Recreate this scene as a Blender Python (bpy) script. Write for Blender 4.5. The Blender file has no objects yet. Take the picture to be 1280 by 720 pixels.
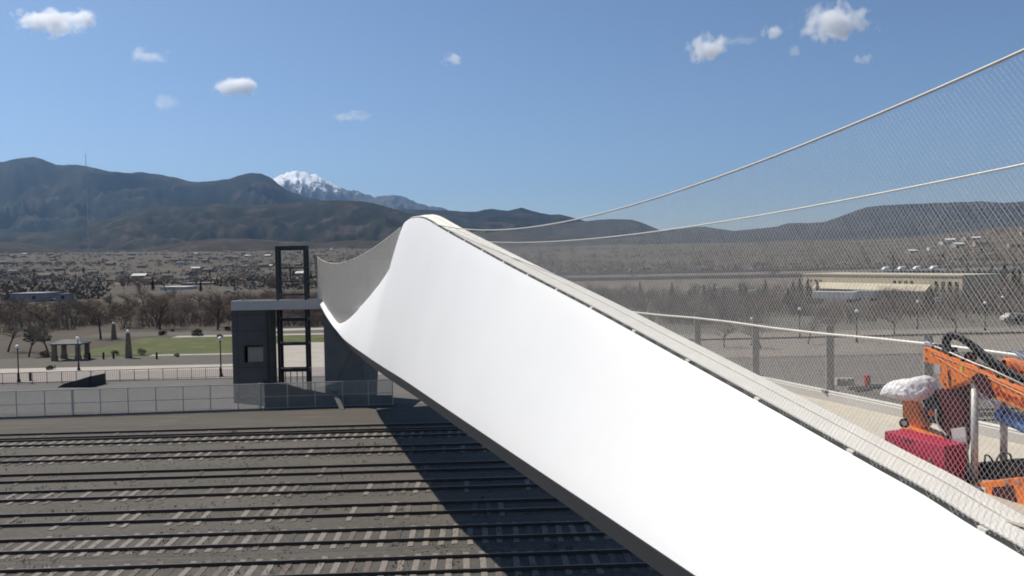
import bpy, math, random
import numpy as np
from mathutils import Vector, Matrix, noise

R = math.radians
C = bpy.context.scene.collection
SC = bpy.context.scene
random.seed(7)

# ------------------------------------------------------------------ camera
H = 11.3
F = 1050.0
PITCH, ROLL = math.atan(35 / F), R(1.0)
fwd = Vector((0, math.cos(PITCH), -math.sin(PITCH)))
up0 = Vector((0, math.sin(PITCH), math.cos(PITCH)))
rt0 = Vector((1, 0, 0))
rt = rt0 * math.cos(ROLL) - up0 * math.sin(ROLL)
up = up0 * math.cos(ROLL) + rt0 * math.sin(ROLL)
cd = bpy.data.cameras.new('camera')
cam = bpy.data.objects.new('camera', cd)
C.objects.link(cam)
cd.sensor_width = 36.0
cd.lens = F / 1280 * 36.0
cd.clip_start = 0.1
cd.clip_end = 60000
M = Matrix((rt, up, -fwd)).transposed().to_4x4()
M.translation = Vector((0, 0, H))
cam.matrix_world = M
SC.camera = cam

# ------------------------------------------------------------------ light
SUN_AZ, SUN_EL = R(57), R(54.5)            # azimuth counted leftwards from +Y
sdir = Vector((-math.sin(SUN_AZ) * math.cos(SUN_EL), math.cos(SUN_AZ) * math.cos(SUN_EL), math.sin(SUN_EL)))
sl = bpy.data.lights.new('sun', 'SUN')
sl.energy = 4.9
sl.angle = R(0.53)
sl.color = (1.0, 0.93, 0.82)
so = bpy.data.objects.new('sun', sl)
C.objects.link(so)
so.rotation_euler = (-sdir).to_track_quat('-Z', 'Y').to_euler()
w = bpy.data.worlds.new('World')
SC.world = w
w.use_nodes = True
nt = w.node_tree
bg = nt.nodes['Background']
sky = nt.nodes.new('ShaderNodeTexSky')
sky.sky_type = 'NISHITA'
sky.sun_disc = False
sky.sun_elevation = SUN_EL
sky.sun_rotation = -SUN_AZ
sky.altitude = 1800
sky.air_density = 1.0
sky.dust_density = 1.3
sky.ozone_density = 3.4
nt.links.new(sky.outputs[0], bg.inputs['Color'])
bg.inputs['Strength'].default_value = 0.088
SC.view_settings.view_transform = 'Standard'
SC.view_settings.look = 'None'
SC.view_settings.exposure = 0.22
SC.view_settings.gamma = 1.0
cy = SC.cycles
cy.use_denoising = True
cy.max_bounces = 16
cy.diffuse_bounces = 3
cy.glossy_bounces = 3
cy.transparent_max_bounces = 12
cy.volume_bounces = 14
cy.filter_width = 1.8


# ------------------------------------------------------------------ helpers
def ray(px, py):
    return fwd + rt * ((px - 640) / F) + up * ((360 - py) / F)


def at(px, py, Y):
    d = ray(px, py)
    return Vector((0, 0, H)) + d * (Y / d.y)


def atz(px, py, z=0.0):
    d = ray(px, py)
    return Vector((0, 0, H)) + d * ((z - H) / d.z)


def onplane(px, py, c0, c1=-0.346):
    """the point of the vertical plane X = c0 + c1*Y behind a picture point"""
    d = ray(px, py)
    return Vector((0, 0, H)) + d * (c0 / (d.x - c1 * d.y))


def tag(o, label=None, cat=None, group=None, kind=None):
    if label: o['label'] = label
    if cat: o['category'] = cat
    if group: o['group'] = group
    if kind: o['kind'] = kind
    return o


def empty(name, loc=(0, 0, 0), rz=0.0, label=None, cat=None, group=None):
    o = bpy.data.objects.new(name, None)
    C.objects.link(o)
    o.location = loc
    o.rotation_euler = (0, 0, rz)
    o.empty_display_size = 0.2
    return tag(o, label, cat, group)


class MB:
    def __init__(s):
        s.v, s.f = [], []

    def add(s, vs, fs):
        n = len(s.v)
        s.v += [tuple(p) for p in vs]
        s.f += [tuple(i + n for i in f) for f in fs]

    def box(s, a, b):
        x0, y0, z0 = a
        x1, y1, z1 = b
        s.add([(x0, y0, z0), (x1, y0, z0), (x1, y1, z0), (x0, y1, z0), (x0, y0, z1), (x1, y0, z1), (x1, y1, z1), (x0, y1, z1)],
              [(0, 3, 2, 1), (4, 5, 6, 7), (0, 1, 5, 4), (1, 2, 6, 5), (2, 3, 7, 6), (3, 0, 4, 7)])

    def obox(s, c, ex, ey, ez):
        """box about centre c with half-axis vectors"""
        c, ex, ey, ez = Vector(c), Vector(ex), Vector(ey), Vector(ez)
        vs = [c + ex * i + ey * j + ez * k for k in (-1, 1) for j in (-1, 1) for i in (-1, 1)]
        s.add(vs, [(0, 2, 3, 1), (4, 5, 7, 6), (0, 1, 5, 4), (1, 3, 7, 5), (3, 2, 6, 7), (2, 0, 4, 6)])

    def tube(s, pts, r, n=8, cap=True):
        pts = [Vector(p) for p in pts]
        m = len(pts)
        rs = r if isinstance(r, (list, tuple)) else [r] * m
        base = len(s.v)
        ref = None
        for i, p in enumerate(pts):
            t = (pts[min(i + 1, m - 1)] - pts[max(i - 1, 0)])
            if t.length < 1e-9:
                t = Vector((0, 0, 1))
            t.normalize()
            if ref is None:
                ref = Vector((0, 0, 1)) if abs(t.z) < 0.9 else Vector((1, 0, 0))
            a = t.cross(ref)
            if a.length < 1e-6:
                a = t.orthogonal()
            a.normalize()
            b = t.cross(a)
            ref = b.cross(t) if False else ref
            for k in range(n):
                q = 2 * math.pi * k / n
                s.v.append(tuple(p + a * (rs[i] * math.cos(q)) + b * (rs[i] * math.sin(q))))
        for i in range(m - 1):
            for k in range(n):
                k2 = (k + 1) % n
                s.f.append((base + i * n + k, base + i * n + k2, base + (i + 1) * n + k2, base + (i + 1) * n + k))
        if cap:
            s.f.append(tuple(base + k for k in range(n))[::-1])
            s.f.append(tuple(base + (m - 1) * n + k for k in range(n)))

    def prism(s, poly, d):
        """polygon of 3-D points pushed along vector d"""
        d = Vector(d)
        n = len(poly)
        a = [Vector(p) for p in poly]
        s.add(a + [p + d for p in a],
              [tuple(range(n))[::-1], tuple(range(n, 2 * n))] + [(i, (i + 1) % n, n + (i + 1) % n, n + i) for i in range(n)])

    def lathe(s, prof, n=12, c=(0, 0, 0)):
        base = len(s.v)
        for r, z in prof:
            for k in range(n):
                q = 2 * math.pi * k / n
                s.v.append((c[0] + r * math.cos(q), c[1] + r * math.sin(q), c[2] + z))
        for i in range(len(prof) - 1):
            for k in range(n):
                k2 = (k + 1) % n
                s.f.append((base + i * n + k, base + i * n + k2, base + (i + 1) * n + k2, base + (i + 1) * n + k))
        s.f.append(tuple(base + k for k in range(n))[::-1])
        s.f.append(tuple(base + (len(prof) - 1) * n + k for k in range(n)))

    def mesh(s, name, m, smooth=False):
        me = bpy.data.meshes.new(name)
        me.from_pydata(s.v, [], s.f)
        if m: me.materials.append(m)
        me.update()
        if smooth:
            me.polygons.foreach_set('use_smooth', [True] * len(me.polygons))
        return me

    def build(s, name, m, parent=None, smooth=False, bevel=0.0, fix=True):
        me = s.mesh(name, m, smooth)
        if fix and len(s.f) < 20000:
            import bmesh
            bm = bmesh.new()
            bm.from_mesh(me)
            bmesh.ops.recalc_face_normals(bm, faces=bm.faces)
            bm.to_mesh(me)
            bm.free()
        o = bpy.data.objects.new(name, me)
        C.objects.link(o)
        if parent: o.parent = parent
        if bevel:
            b = o.modifiers.new('bevel', 'BEVEL')
            b.width = bevel
            b.segments = 2
            b.limit_method = 'ANGLE'
        return o


def copy_tree(o, parent=None):
    c = o.copy()
    C.objects.link(c)
    c.parent = parent
    for ch in list(o.children):
        copy_tree(ch, c)
    return c


def link(name, me, parent=None, loc=(0, 0, 0), rz=0.0, sc=None):
    o = bpy.data.objects.new(name, me)
    C.objects.link(o)
    o.location = loc
    o.rotation_euler = (0, 0, rz)
    if sc: o.scale = sc
    if parent: o.parent = parent
    return o


def mat(name, c1, c2=None, scale=3.0, rough=0.8, metal=0.0, c3=None, scale2=None, bump=0.0, bscale=30.0, stretch=None, spec=0.3, detail=6.0, lo=0.35, hi=0.65):
    m = bpy.data.materials.new(name)
    m.use_nodes = True
    n = m.node_tree
    p = n.nodes['Principled BSDF']
    p.inputs['Roughness'].default_value = rough
    p.inputs['Metallic'].default_value = metal
    p.inputs['Specular IOR Level'].default_value = spec
    tc = n.nodes.new('ShaderNodeTexCoord')
    src = tc.outputs['Object']
    if stretch:
        mp = n.nodes.new('ShaderNodeMapping')
        mp.inputs['Scale'].default_value = stretch
        n.links.new(src, mp.inputs['Vector'])
        src = mp.outputs['Vector']
    if c2 is None:
        c2 = tuple(min(1, x * 0.86) for x in c1)
    nz = n.nodes.new('ShaderNodeTexNoise')
    nz.inputs['Scale'].default_value = scale
    nz.inputs['Detail'].default_value = detail
    nz.inputs['Roughness'].default_value = 0.6
    n.links.new(src, nz.inputs['Vector'])
    rp = n.nodes.new('ShaderNodeValToRGB')
    rp.color_ramp.elements[0].position = lo
    rp.color_ramp.elements[1].position = hi
    rp.color_ramp.elements[0].color = (*c1, 1)
    rp.color_ramp.elements[1].color = (*c2, 1)
    n.links.new(nz.outputs['Fac'], rp.inputs['Fac'])
    col = rp.outputs['Color']
    if c3 is not None:
        n2 = n.nodes.new('ShaderNodeTexNoise')
        n2.inputs['Scale'].default_value = scale2 or scale * 6
        n2.inputs['Detail'].default_value = 4
        n.links.new(src, n2.inputs['Vector'])
        r2 = n.nodes.new('ShaderNodeValToRGB')
        r2.color_ramp.elements[0].position = 0.52
        r2.color_ramp.elements[1].position = 0.66
        n.links.new(n2.outputs['Fac'], r2.inputs['Fac'])
        mx = n.nodes.new('ShaderNodeMixRGB')
        n.links.new(r2.outputs['Color'], mx.inputs['Fac'])
        n.links.new(col, mx.inputs['Color1'])
        mx.inputs['Color2'].default_value = (*c3, 1)
        col = mx.outputs['Color']
    n.links.new(col, p.inputs['Base Color'])
    if bump:
        nb = n.nodes.new('ShaderNodeTexNoise')
        nb.inputs['Scale'].default_value = bscale
        nb.inputs['Detail'].default_value = 3
        n.links.new(src, nb.inputs['Vector'])
        bp = n.nodes.new('ShaderNodeBump')
        bp.inputs['Strength'].default_value = bump
        bp.inputs['Distance'].default_value = 0.05
        n.links.new(nb.outputs['Fac'], bp.inputs['Height'])
        n.links.new(bp.outputs['Normal'], p.inputs['Normal'])
    return m


# materials
m_white = mat('white_cladding', (0.745, 0.738, 0.725), (0.72, 0.715, 0.705), 0.35, rough=0.45, spec=0.25)
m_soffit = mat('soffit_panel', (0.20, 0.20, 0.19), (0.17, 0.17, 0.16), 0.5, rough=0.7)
m_coping = mat('coping_stone', (0.76, 0.73, 0.66), (0.70, 0.67, 0.60), 2.0, rough=0.8, bump=0.15, bscale=60)
m_gap = mat('joint_gap', (0.05, 0.05, 0.05), rough=0.8)
m_deck = mat('deck_concrete', (0.50, 0.45, 0.37), (0.44, 0.40, 0.33), 1.3, rough=0.85, c3=(0.40, 0.36, 0.30), scale2=9, bump=0.1, bscale=50)
m_steel = mat('stainless_wire', (0.80, 0.765, 0.71), (0.70, 0.67, 0.62), 3, rough=0.5, metal=0.15)
m_rail_paint = mat('pale_steel_rail', (0.68, 0.66, 0.60), (0.6, 0.58, 0.52), 3, rough=0.45, metal=0.2)
m_post = mat('bronze_steel_post', (0.24, 0.21, 0.185), (0.19, 0.17, 0.15), 3, rough=0.6, metal=0.2)
m_galv = mat('galvanised_steel', (0.52, 0.50, 0.465), (0.44, 0.425, 0.40), 4, rough=0.5, metal=0.25)
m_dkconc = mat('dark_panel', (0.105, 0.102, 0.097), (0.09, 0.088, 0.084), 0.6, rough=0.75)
m_slab = mat('grey_slab', (0.50, 0.485, 0.46), (0.45, 0.435, 0.41), 0.8, rough=0.8)
m_frame = mat('dark_steel_frame', (0.045, 0.048, 0.05), (0.035, 0.036, 0.04), 2, rough=0.6, metal=0.2)
m_pier = mat('pier_concrete', (0.17, 0.165, 0.16), (0.14, 0.138, 0.135), 0.5, rough=0.85)
m_ballast = mat('ballast', (0.100, 0.090, 0.077), (0.074, 0.067, 0.058), 0.35, rough=0.95, c3=(0.135, 0.121, 0.104), scale2=9, bump=0.7, bscale=26, stretch=(0.35, 1.3, 1), detail=9)
m_ballast_dk = mat('dark_ballast', (0.078, 0.072, 0.066), (0.098, 0.090, 0.080), 0.9, rough=0.95, c3=(0.13, 0.118, 0.105), scale2=9, bump=1.0, bscale=26, detail=9)
m_dirt = mat('compacted_dirt', (0.086, 0.077, 0.065), (0.070, 0.063, 0.054), 0.3, rough=0.95, c3=(0.102, 0.092, 0.078), scale2=1.2, stretch=(0.25, 1.4, 1), bump=0.3, bscale=15)
m_railsteel = mat('rusty_rail', (0.085, 0.060, 0.045), (0.06, 0.046, 0.038), 3, rough=0.75)
m_railtop = mat('worn_rail_head', (0.20, 0.18, 0.16), (0.12, 0.10, 0.09), 1.2, rough=0.4, metal=0.6)
m_tieA = mat('weathered_tie', (0.24, 0.215, 0.19), (0.17, 0.15, 0.13), 3, rough=0.9, stretch=(6, 1, 1), bump=0.4, bscale=18)
m_tieB = mat('brown_tie', (0.16, 0.132, 0.112), (0.11, 0.092, 0.08), 3, rough=0.9, stretch=(6, 1, 1), bump=0.4, bscale=18)
m_tieC = mat('dark_tie', (0.085, 0.075, 0.066), (0.06, 0.052, 0.046), 3, rough=0.9, stretch=(6, 1, 1))
m_plaza = mat('plaza_concrete', (0.112, 0.105, 0.097), (0.094, 0.088, 0.081), 0.25, rough=0.9, c3=(0.13, 0.12, 0.11), scale2=0.9, stretch=(0.4, 1.2, 1))
m_walk = mat('pale_walkway', (0.36, 0.325, 0.285), (0.30, 0.27, 0.235), 0.4, rough=0.9)
m_pink = mat('pinkish_concrete', (0.235, 0.205, 0.182), (0.20, 0.175, 0.156), 0.4, rough=0.9)
m_bed = mat('dormant_bed', (0.098, 0.089, 0.075), (0.080, 0.074, 0.060), 0.5, rough=0.95, c3=(0.115, 0.105, 0.078), scale2=3)
m_lawn = mat('winter_lawn', (0.072, 0.086, 0.022), (0.058, 0.071, 0.018), 0.12, rough=0.95, c3=(0.115, 0.095, 0.040), scale2=0.35)
m_asph = mat('old_asphalt', (0.115, 0.102, 0.090), (0.092, 0.083, 0.074), 0.15, rough=0.92, c3=(0.145, 0.128, 0.112), scale2=1.0, stretch=(0.4, 1.5, 1))
m_lot = mat('gravel_lot', (0.18, 0.152, 0.128), (0.145, 0.124, 0.105), 0.12, rough=0.95, c3=(0.21, 0.18, 0.15), scale2=0.8, stretch=(0.4, 1.5, 1))
m_bark = mat('bark', (0.115, 0.09, 0.07), (0.085, 0.068, 0.054), 3, rough=0.95)
m_twig = mat('bare_twigs', (0.19, 0.142, 0.112), (0.145, 0.11, 0.088), 0.3, rough=0.95)
m_twig2 = mat('grey_twigs', (0.165, 0.145, 0.122), (0.125, 0.108, 0.092), 0.3, rough=0.95)
m_needle = mat('evergreen_needles', (0.028, 0.040, 0.024), (0.045, 0.055, 0.032), 0.6, rough=0.9)
m_shrub = mat('dry_shrub', (0.05, 0.047, 0.03), (0.075, 0.065, 0.045), 2, rough=0.95)
m_lamp = mat('black_iron', (0.03, 0.03, 0.032), rough=0.5)
m_globe = mat('white_globe', (0.82, 0.82, 0.80), rough=0.3)
m_stone = mat('brown_stone', (0.22, 0.17, 0.12), (0.15, 0.115, 0.085), 1.6, rough=0.9, c3=(0.27, 0.22, 0.16), scale2=5)
m_pav_roof = mat('slate_roof', (0.085, 0.09, 0.10), (0.065, 0.07, 0.08), 1, rough=0.7)
m_tan = mat('tan_render', (0.52, 0.43, 0.28), (0.46, 0.38, 0.25), 0.1, rough=0.9, c3=(0.56, 0.47, 0.33), scale2=0.35)
m_tanroof = mat('tan_awning', (0.50, 0.44, 0.33), (0.42, 0.37, 0.28), 0.3, rough=0.8)
m_wall_w = mat('white_wall', (0.58, 0.57, 0.54), (0.48, 0.47, 0.45), 0.2, rough=0.85)
m_wall_l = mat('lilac_grey_wall', (0.30, 0.295, 0.325), (0.26, 0.256, 0.285), 0.1, rough=0.8)
m_wall_t = mat('beige_wall', (0.36, 0.30, 0.235), (0.30, 0.25, 0.195), 0.2, rough=0.9)
m_roof_g = mat('grey_roof', (0.12, 0.12, 0.125), (0.09, 0.09, 0.095), 0.3, rough=0.85)
m_roof_b = mat('brown_roof', (0.13, 0.095, 0.075), (0.10, 0.075, 0.06), 0.3, rough=0.85)
m_glass = mat('dark_glass', (0.02, 0.022, 0.026), rough=0.12, spec=0.5)
m_black = mat('black_rubber', (0.018, 0.018, 0.02), (0.028, 0.028, 0.03), 6, rough=0.55)
m_orange = mat('orange_paint', (0.86, 0.225, 0.036), (0.78, 0.19, 0.030), 3, rough=0.48, spec=0.4, c3=(0.42, 0.115, 0.04), scale2=5, bump=0.08, bscale=25)
m_orange2 = mat('orange_edge', (0.80, 0.30, 0.10), (0.72, 0.24, 0.07), 3, rough=0.4, spec=0.5)
m_maroon = mat('crimson_cover', (0.42, 0.012, 0.055), (0.34, 0.010, 0.045), 3, rough=0.5)
m_dkred = mat('dark_maroon', (0.085, 0.010, 0.018), (0.06, 0.008, 0.014), 3, rough=0.55)
m_tarp = mat('white_plastic_sheet', (0.80, 0.775, 0.76), (0.74, 0.71, 0.70), 2.5, rough=0.5, bump=0.3, bscale=6)
m_blue = mat('blue_cylinder', (0.09, 0.19, 0.42), (0.12, 0.23, 0.45), 5, rough=0.4)
m_chrome = mat('chrome_rod', (0.8, 0.8, 0.8), rough=0.2, metal=0.9)
m_letter = mat('red_lettering', (0.42, 0.02, 0.012), rough=0.5)
m_yellow = mat('yellow_sticker', (0.75, 0.55, 0.06), rough=0.5)
m_red = mat('red_paint', (0.50, 0.035, 0.02), rough=0.45)
m_board = mat('white_board', (0.55, 0.54, 0.52), (0.48, 0.47, 0.45), 4, rough=0.7)

# ------------------------------------------------------------------ terrain
def fbm(x, y, o=4, s=1.0):
    return noise.fractal(Vector((x * s, y * s, 3.7)), 1.0, 2.0, o)


def sstep(a, b, x):
    t = min(1, max(0, (x - a) / (b - a)))
    return t * t * (3 - 2 * t)


def ground_z(x, y):
    r = math.hypot(x, y)
    if r < 260: return 0.0
    k = sstep(260, 900, r)
    z = k * 6.0 * fbm(x, y, 4, 1 / 420)
    z += 62 * sstep(450, 3600, r) + 60 * sstep(3000, 9000, r)
    # right-hand rise with houses
    u = x / max(y, 1)
    if y > 200:
        z += 26 * sstep(0.42, 0.62, u) * sstep(420, 900, y) * (1 + 0.25 * fbm(x, y, 3, 1 / 150))
    return z


def ground_sheet():
    xs = sorted(set([-30000, -22000, -16000, -12000, -9000, -7000, -5500] + list(range(-4500, -1500, 200)) + list(range(-1500, 1500, 50)) + list(range(1500, 4501, 200)) + [5500, 7000, 9000, 12000, 16000, 22000, 30000]))
    ys = sorted(set([-3000, -1000, -300] + list(range(-100, 1600, 40)) + list(range(1600, 5000, 120)) + [5500, 6500, 8000, 10000, 13000, 17000, 22000, 30000]))
    mb = MB()
    for y in ys:
        for x in xs:
            mb.v.append((x, y, ground_z(x, y) - 0.03))
    n = len(xs)
    for j in range(len(ys) - 1):
        for i in range(n - 1):
            mb.f.append((j * n + i, j * n + i + 1, (j + 1) * n + i + 1, (j + 1) * n + i))
    m = mat('valley_ground', (0.074, 0.058, 0.042), (0.052, 0.045, 0.032), 0.012, rough=0.97, c3=(0.092, 0.076, 0.052), scale2=0.02, detail=10, stretch=(0.5, 1, 1))
    return mb.build('ground', m, smooth=True, fix=False)


tag(ground_sheet(), kind='structure')
SK = 0.045     # the tracks, kerbs and strips all lie turned by this much


def strip(name, y0, y1, x0, x1, z, m, sk=SK, n=1):
    mb = MB()
    mb.add([(x0, y0 + sk * x0, z), (x1, y0 + sk * x1, z), (x1, y1 + sk * x1, z), (x0, y1 + sk * x0, z)], [(0, 1, 2, 3)])
    return tag(mb.build(name, m), kind='structure')


strip('railyard_ballast', -25, 58.2, -170, 190, 0.0, m_ballast)
strip('dirt_strip', 58.2, 67.0, -170, 60, 0.003, m_dirt)
strip('plaza_paving', 67.0, 84.5, -170, 12, 0.003, m_plaza)
strip('terrace_paving', 84.5, 92.0, -170, 12, 0.004, m_pink, sk=0.03)
strip('walkway', 92.0, 96.5, -170, 12, 0.004, m_walk, sk=0.03)
strip('planting_bed_soil', 96.5, 107.0, -170, 12, 0.003, m_bed, sk=0.03)
strip('park_path', 107.0, 108.4, -46, 12, 0.005, m_walk, sk=0.03)
strip('lawn', 108.4, 134.0, -58, 14, 0.004, m_lawn, sk=0.03)
strip('far_park_path', 134.0, 136.8, -54, 20, 0.006, m_walk, sk=0.03)
strip('dry_grass_bank', 136.8, 146, -70, 20, 0.004, m_bed, sk=0.03)
strip('upper_park_path', 146, 150.5, -44, 20, 0.006, m_walk, sk=0.10)
strip('meadow', 212, 258, -170, -92, 0.004, m_lawn, sk=0.0)
strip('meadow_path', 226, 229, -170, -112, 0.010, m_walk, sk=0.0)
_pp = [atz(302, 462), atz(412, 456), atz(412, 427.5), atz(302, 431)]
_mb = MB(); _mb.add([(p.x, p.y, 0.008) for p in _pp], [(0, 1, 2, 3)])
tag(_mb.build('pale_forecourt', m_walk), kind='structure')
# right of the bridge
strip('yard_road', 67.0, 92, 12, 190, 0.003, m_asph)
strip('gravel_lot', 92, 112, 12, 190, 0.003, m_lot, sk=0.03)
strip('park_road', 113.5, 121, 12, 190, 0.003, m_lot, sk=0.06)
strip('dry_park_grass', 121, 150, 20, 190, 0.003, m_bed, sk=0.06)
k = MB()
k.obox((100, 112.7 + 0.045 * 100, 0.07), (92, 92 * 0.045, 0), (0, 0.12, 0), (0, 0, 0.07))
tag(k.build('lot_kerb', m_bed), kind='structure')

# ------------------------------------------------------------------ mountains
def interp(tab, x):
    if x <= tab[0][0]: return tab[0][1]
    for (a, p), (b, q) in zip(tab, tab[1:]):
        if x <= b:
            t = (x - a) / (b - a)
            return p + (q - p) * t
    return tab[-1][1]


def horizon_y(px):
    return 325.5 - 0.0175 * (px - 640)


def ridge(name, tab, D, W, m, base, ncol=420, nrow=70, rough=0.22, nscale=900.0, jag=0.010, seed=0.0, back=0.7):
    """a mountain range: each column of the sheet follows the skyline height at distance D and falls away before and behind it"""
    x0, x1 = tab[0][0], tab[-1][0]
    mb = MB()
    rows = [i / (nrow - 1) for i in range(nrow)]
    for r_ in rows:
        d = D - W + r_ * W * (1 + back)
        s = (d - (D - W)) / W
        for c in range(ncol):
            px = x0 + (x1 - x0) * c / (ncol - 1)
            u = (px - 640) / F
            top = H + (horizon_y(px) - interp(tab, px)) / F * D
            X, Y = u * d, d
            q = Vector((X / nscale, Y / nscale, seed))
            rg = 1.0 - abs(noise.fractal(q, 0.9, 2.1, 6)) * 1.5
            if s <= 1:
                f = s ** 1.25
                e = (1 - rg) * rough * 4 * f * (1 - f) * 1.6
                f = f - e
            else:
                f = 1 - ((s - 1) / back) ** 1.3 * 0.9
            j = 1 + jag * noise.fractal(Vector((X / (nscale * 0.12), Y / (nscale * 0.12), seed)), 0.8, 2.0, 4)
            mb.v.append((X, Y, base + (top - base) * max(f, 0.0) * j))
    for r_ in range(nrow - 1):
        for c in range(ncol - 1):
            mb.f.append((r_ * ncol + c, r_ * ncol + c + 1, (r_ + 1) * ncol + c + 1, (r_ + 1) * ncol + c))
    return tag(mb.build(name, m, smooth=True, fix=False), kind='structure')


m_forest = mat('pine_mountain', (0.022, 0.025, 0.021), (0.036, 0.036, 0.029), 0.0016, rough=1.0, c3=(0.060, 0.051, 0.042), scale2=0.0045, detail=10, spec=0.0)
m_forest2 = mat('scrub_foothill', (0.024, 0.026, 0.020), (0.042, 0.038, 0.029), 0.003, rough=1.0, c3=(0.072, 0.060, 0.047), scale2=0.007, detail=10, spec=0.0)
m_brown = mat('brown_slope', (0.058, 0.049, 0.038), (0.042, 0.038, 0.029), 0.005, rough=1.0, c3=(0.082, 0.068, 0.052), scale2=0.015, detail=10, spec=0.0)


def snow_mat():
    m = bpy.data.materials.new('snow_and_rock')
    m.use_nodes = True
    n = m.node_tree
    p = n.nodes['Principled BSDF']
    p.inputs['Roughness'].default_value = 0.9
    p.inputs['Specular IOR Level'].default_value = 0.1
    g = n.nodes.new('ShaderNodeNewGeometry')
    sp = n.nodes.new('ShaderNodeSeparateXYZ')
    n.links.new(g.outputs['Position'], sp.inputs[0])
    nz = n.nodes.new('ShaderNodeTexNoise')
    nz.inputs['Scale'].default_value = 0.0042
    nz.inputs['Detail'].default_value = 10
    nz.inputs['Roughness'].default_value = 0.72
    n.links.new(g.outputs['Position'], nz.inputs['Vector'])
    mr = n.nodes.new('ShaderNodeMapRange')
    mr.inputs['From Min'].default_value = 950
    mr.inputs['From Max'].default_value = 1750
    mr.inputs['To Min'].default_value = -0.28
    mr.inputs['To Max'].default_value = 0.135
    n.links.new(sp.outputs['Z'], mr.inputs['Value'])
    ad = n.nodes.new('ShaderNodeMath')
    n.links.new(nz.outputs['Fac'], ad.inputs[0])
    n.links.new(mr.outputs[0], ad.inputs[1])
    rp = n.nodes.new('ShaderNodeValToRGB')
    rp.color_ramp.elements[0].position = 0.50
    rp.color_ramp.elements[1].position = 0.57
    rp.color_ramp.elements[0].color = (0.075, 0.075, 0.075, 1)
    rp.color_ramp.elements[1].color = (0.86, 0.87, 0.9, 1)
    n.links.new(ad.outputs[0], rp.inputs['Fac'])
    n.links.new(rp.outputs['Color'], p.inputs['Base Color'])
    return m


T_SNOW = [(290, 262), (325, 238), (340, 226), (348, 222), (356, 218), (364, 217), (373, 214.5), (381, 216.5), (387, 217), (396, 219), (404, 222), (411, 226), (418, 229), (427, 234), (435, 238), (444, 239), (452, 240.6), (462, 244),
          (472, 247.7), (483, 245), (494, 243.5), (506, 246), (514, 249), (522, 253), (537, 257.5), (553, 259.5), (568, 264.5), (590, 266), (640, 272), (700, 285)]
T_LEFT = [(-700, 235), (-500, 222), (-300, 216), (-150, 212), (-60, 206), (0, 202.5), (12, 203), (22, 199), (35, 197), (48, 196.5), (58, 199), (66, 203), (77, 206.5), (90, 206), (102, 206), (118, 209), (140, 214), (160, 216.5), (180, 215.5), (200, 217.5), (225, 222),
          (240, 227), (250, 227.5), (275, 226), (290, 224), (302, 220), (318, 216.5), (330, 216.5), (342, 222), (352, 230), (366, 240), (385, 246), (410, 251), (450, 256), (500, 262), (560, 263), (577, 264.5), (597, 265), (607, 262), (616, 261), (626, 262.5), (636, 264),
          (645, 261.5), (654, 259.5), (664, 263), (678, 267), (690, 268.5), (701, 268), (720, 273), (734, 277), (760, 281), (800, 290), (850, 305)]
T_RIGHT = [(640, 300), (700, 283), (734, 276.5), (751, 275), (772, 274), (791, 275), (800, 277.5), (807, 280), (826, 288), (840, 287.5), (855, 286), (870, 284), (883, 283.5), (897, 286), (918, 289), (945, 286.5), (969, 284), (985, 279.5), (1000, 279), (1015, 279), (1030, 278), (1045, 273),
           (1059, 268), (1072, 263), (1084, 259), (1104, 257), (1135, 255.5), (1167, 254), (1200, 253), (1228, 252), (1255, 254), (1280, 252), (1330, 248), (1400, 250), (1550, 262), (1800, 270)]
T_FRONT = [(-700, 285), (-300, 290), (-100, 292), (60, 290), (110, 284), (150, 270), (170, 263), (190, 258.5), (215, 259), (240, 259), (262, 256), (279, 255), (300, 257), (328, 257), (350, 255), (375, 254), (400, 252), (420, 250.5), (440, 251), (460, 252.5), (477, 256), (503, 264),
           (530, 271), (560, 278), (600, 285), (660, 292), (720, 296), (800, 303), (860, 312)]
T_LOW = [(-700, 300), (-200, 304), (0, 303), (30, 304), (60, 309), (120, 314), (180, 312), (230, 303), (280, 298), (330, 300), (400, 304), (450, 300), (520, 304), (600, 306), (680, 312), (760, 318), (820, 320), (900, 318), (960, 316), (1040, 312), (1120, 306), (1200, 300), (1300, 297), (1500, 292)]
ridge('snow_mountain', T_SNOW, 17000, 5200, snow_mat(), 150, ncol=420, nrow=90, rough=0.34, nscale=1100, jag=0.03, seed=4.0)
ridge('left_mountains', T_LEFT, 9000, 3000, m_forest, 110, ncol=560, nrow=80, rough=0.30, nscale=1100, jag=0.008, seed=1.0)
ridge('right_mountains', T_RIGHT, 9600, 3200, m_forest, 110, ncol=420, nrow=70, rough=0.28, nscale=1000, jag=0.008, seed=2.0)
ridge('foothills', T_FRONT, 6000, 1900, m_forest2, 70, ncol=500, nrow=70, rough=0.34, nscale=650, jag=0.012, seed=7.0)
ridge('low_brown_hills', T_LOW, 3900, 900, m_brown, 45, ncol=420, nrow=50, rough=0.3, nscale=330, jag=0.03, seed=9.0)

# air
hz = MB()
hz.box((-21000, -1500, -60), (21000, 23000, 2150))
m_haze = bpy.data.materials.new('haze_air')
m_haze.use_nodes = True
hn = m_haze.node_tree
hn.nodes.remove(hn.nodes['Principled BSDF'])
pv = hn.nodes.new('ShaderNodeVolumePrincipled')
pv.inputs['Color'].default_value = (0.44, 0.69, 1.0, 1)
pv.inputs['Density'].default_value = 0.000032
pv.inputs['Anisotropy'].default_value = 0.72
hn.links.new(pv.outputs[0], hn.nodes['Material Output'].inputs['Volume'])
tag(hz.build('haze', m_haze), kind='stuff')


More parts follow.
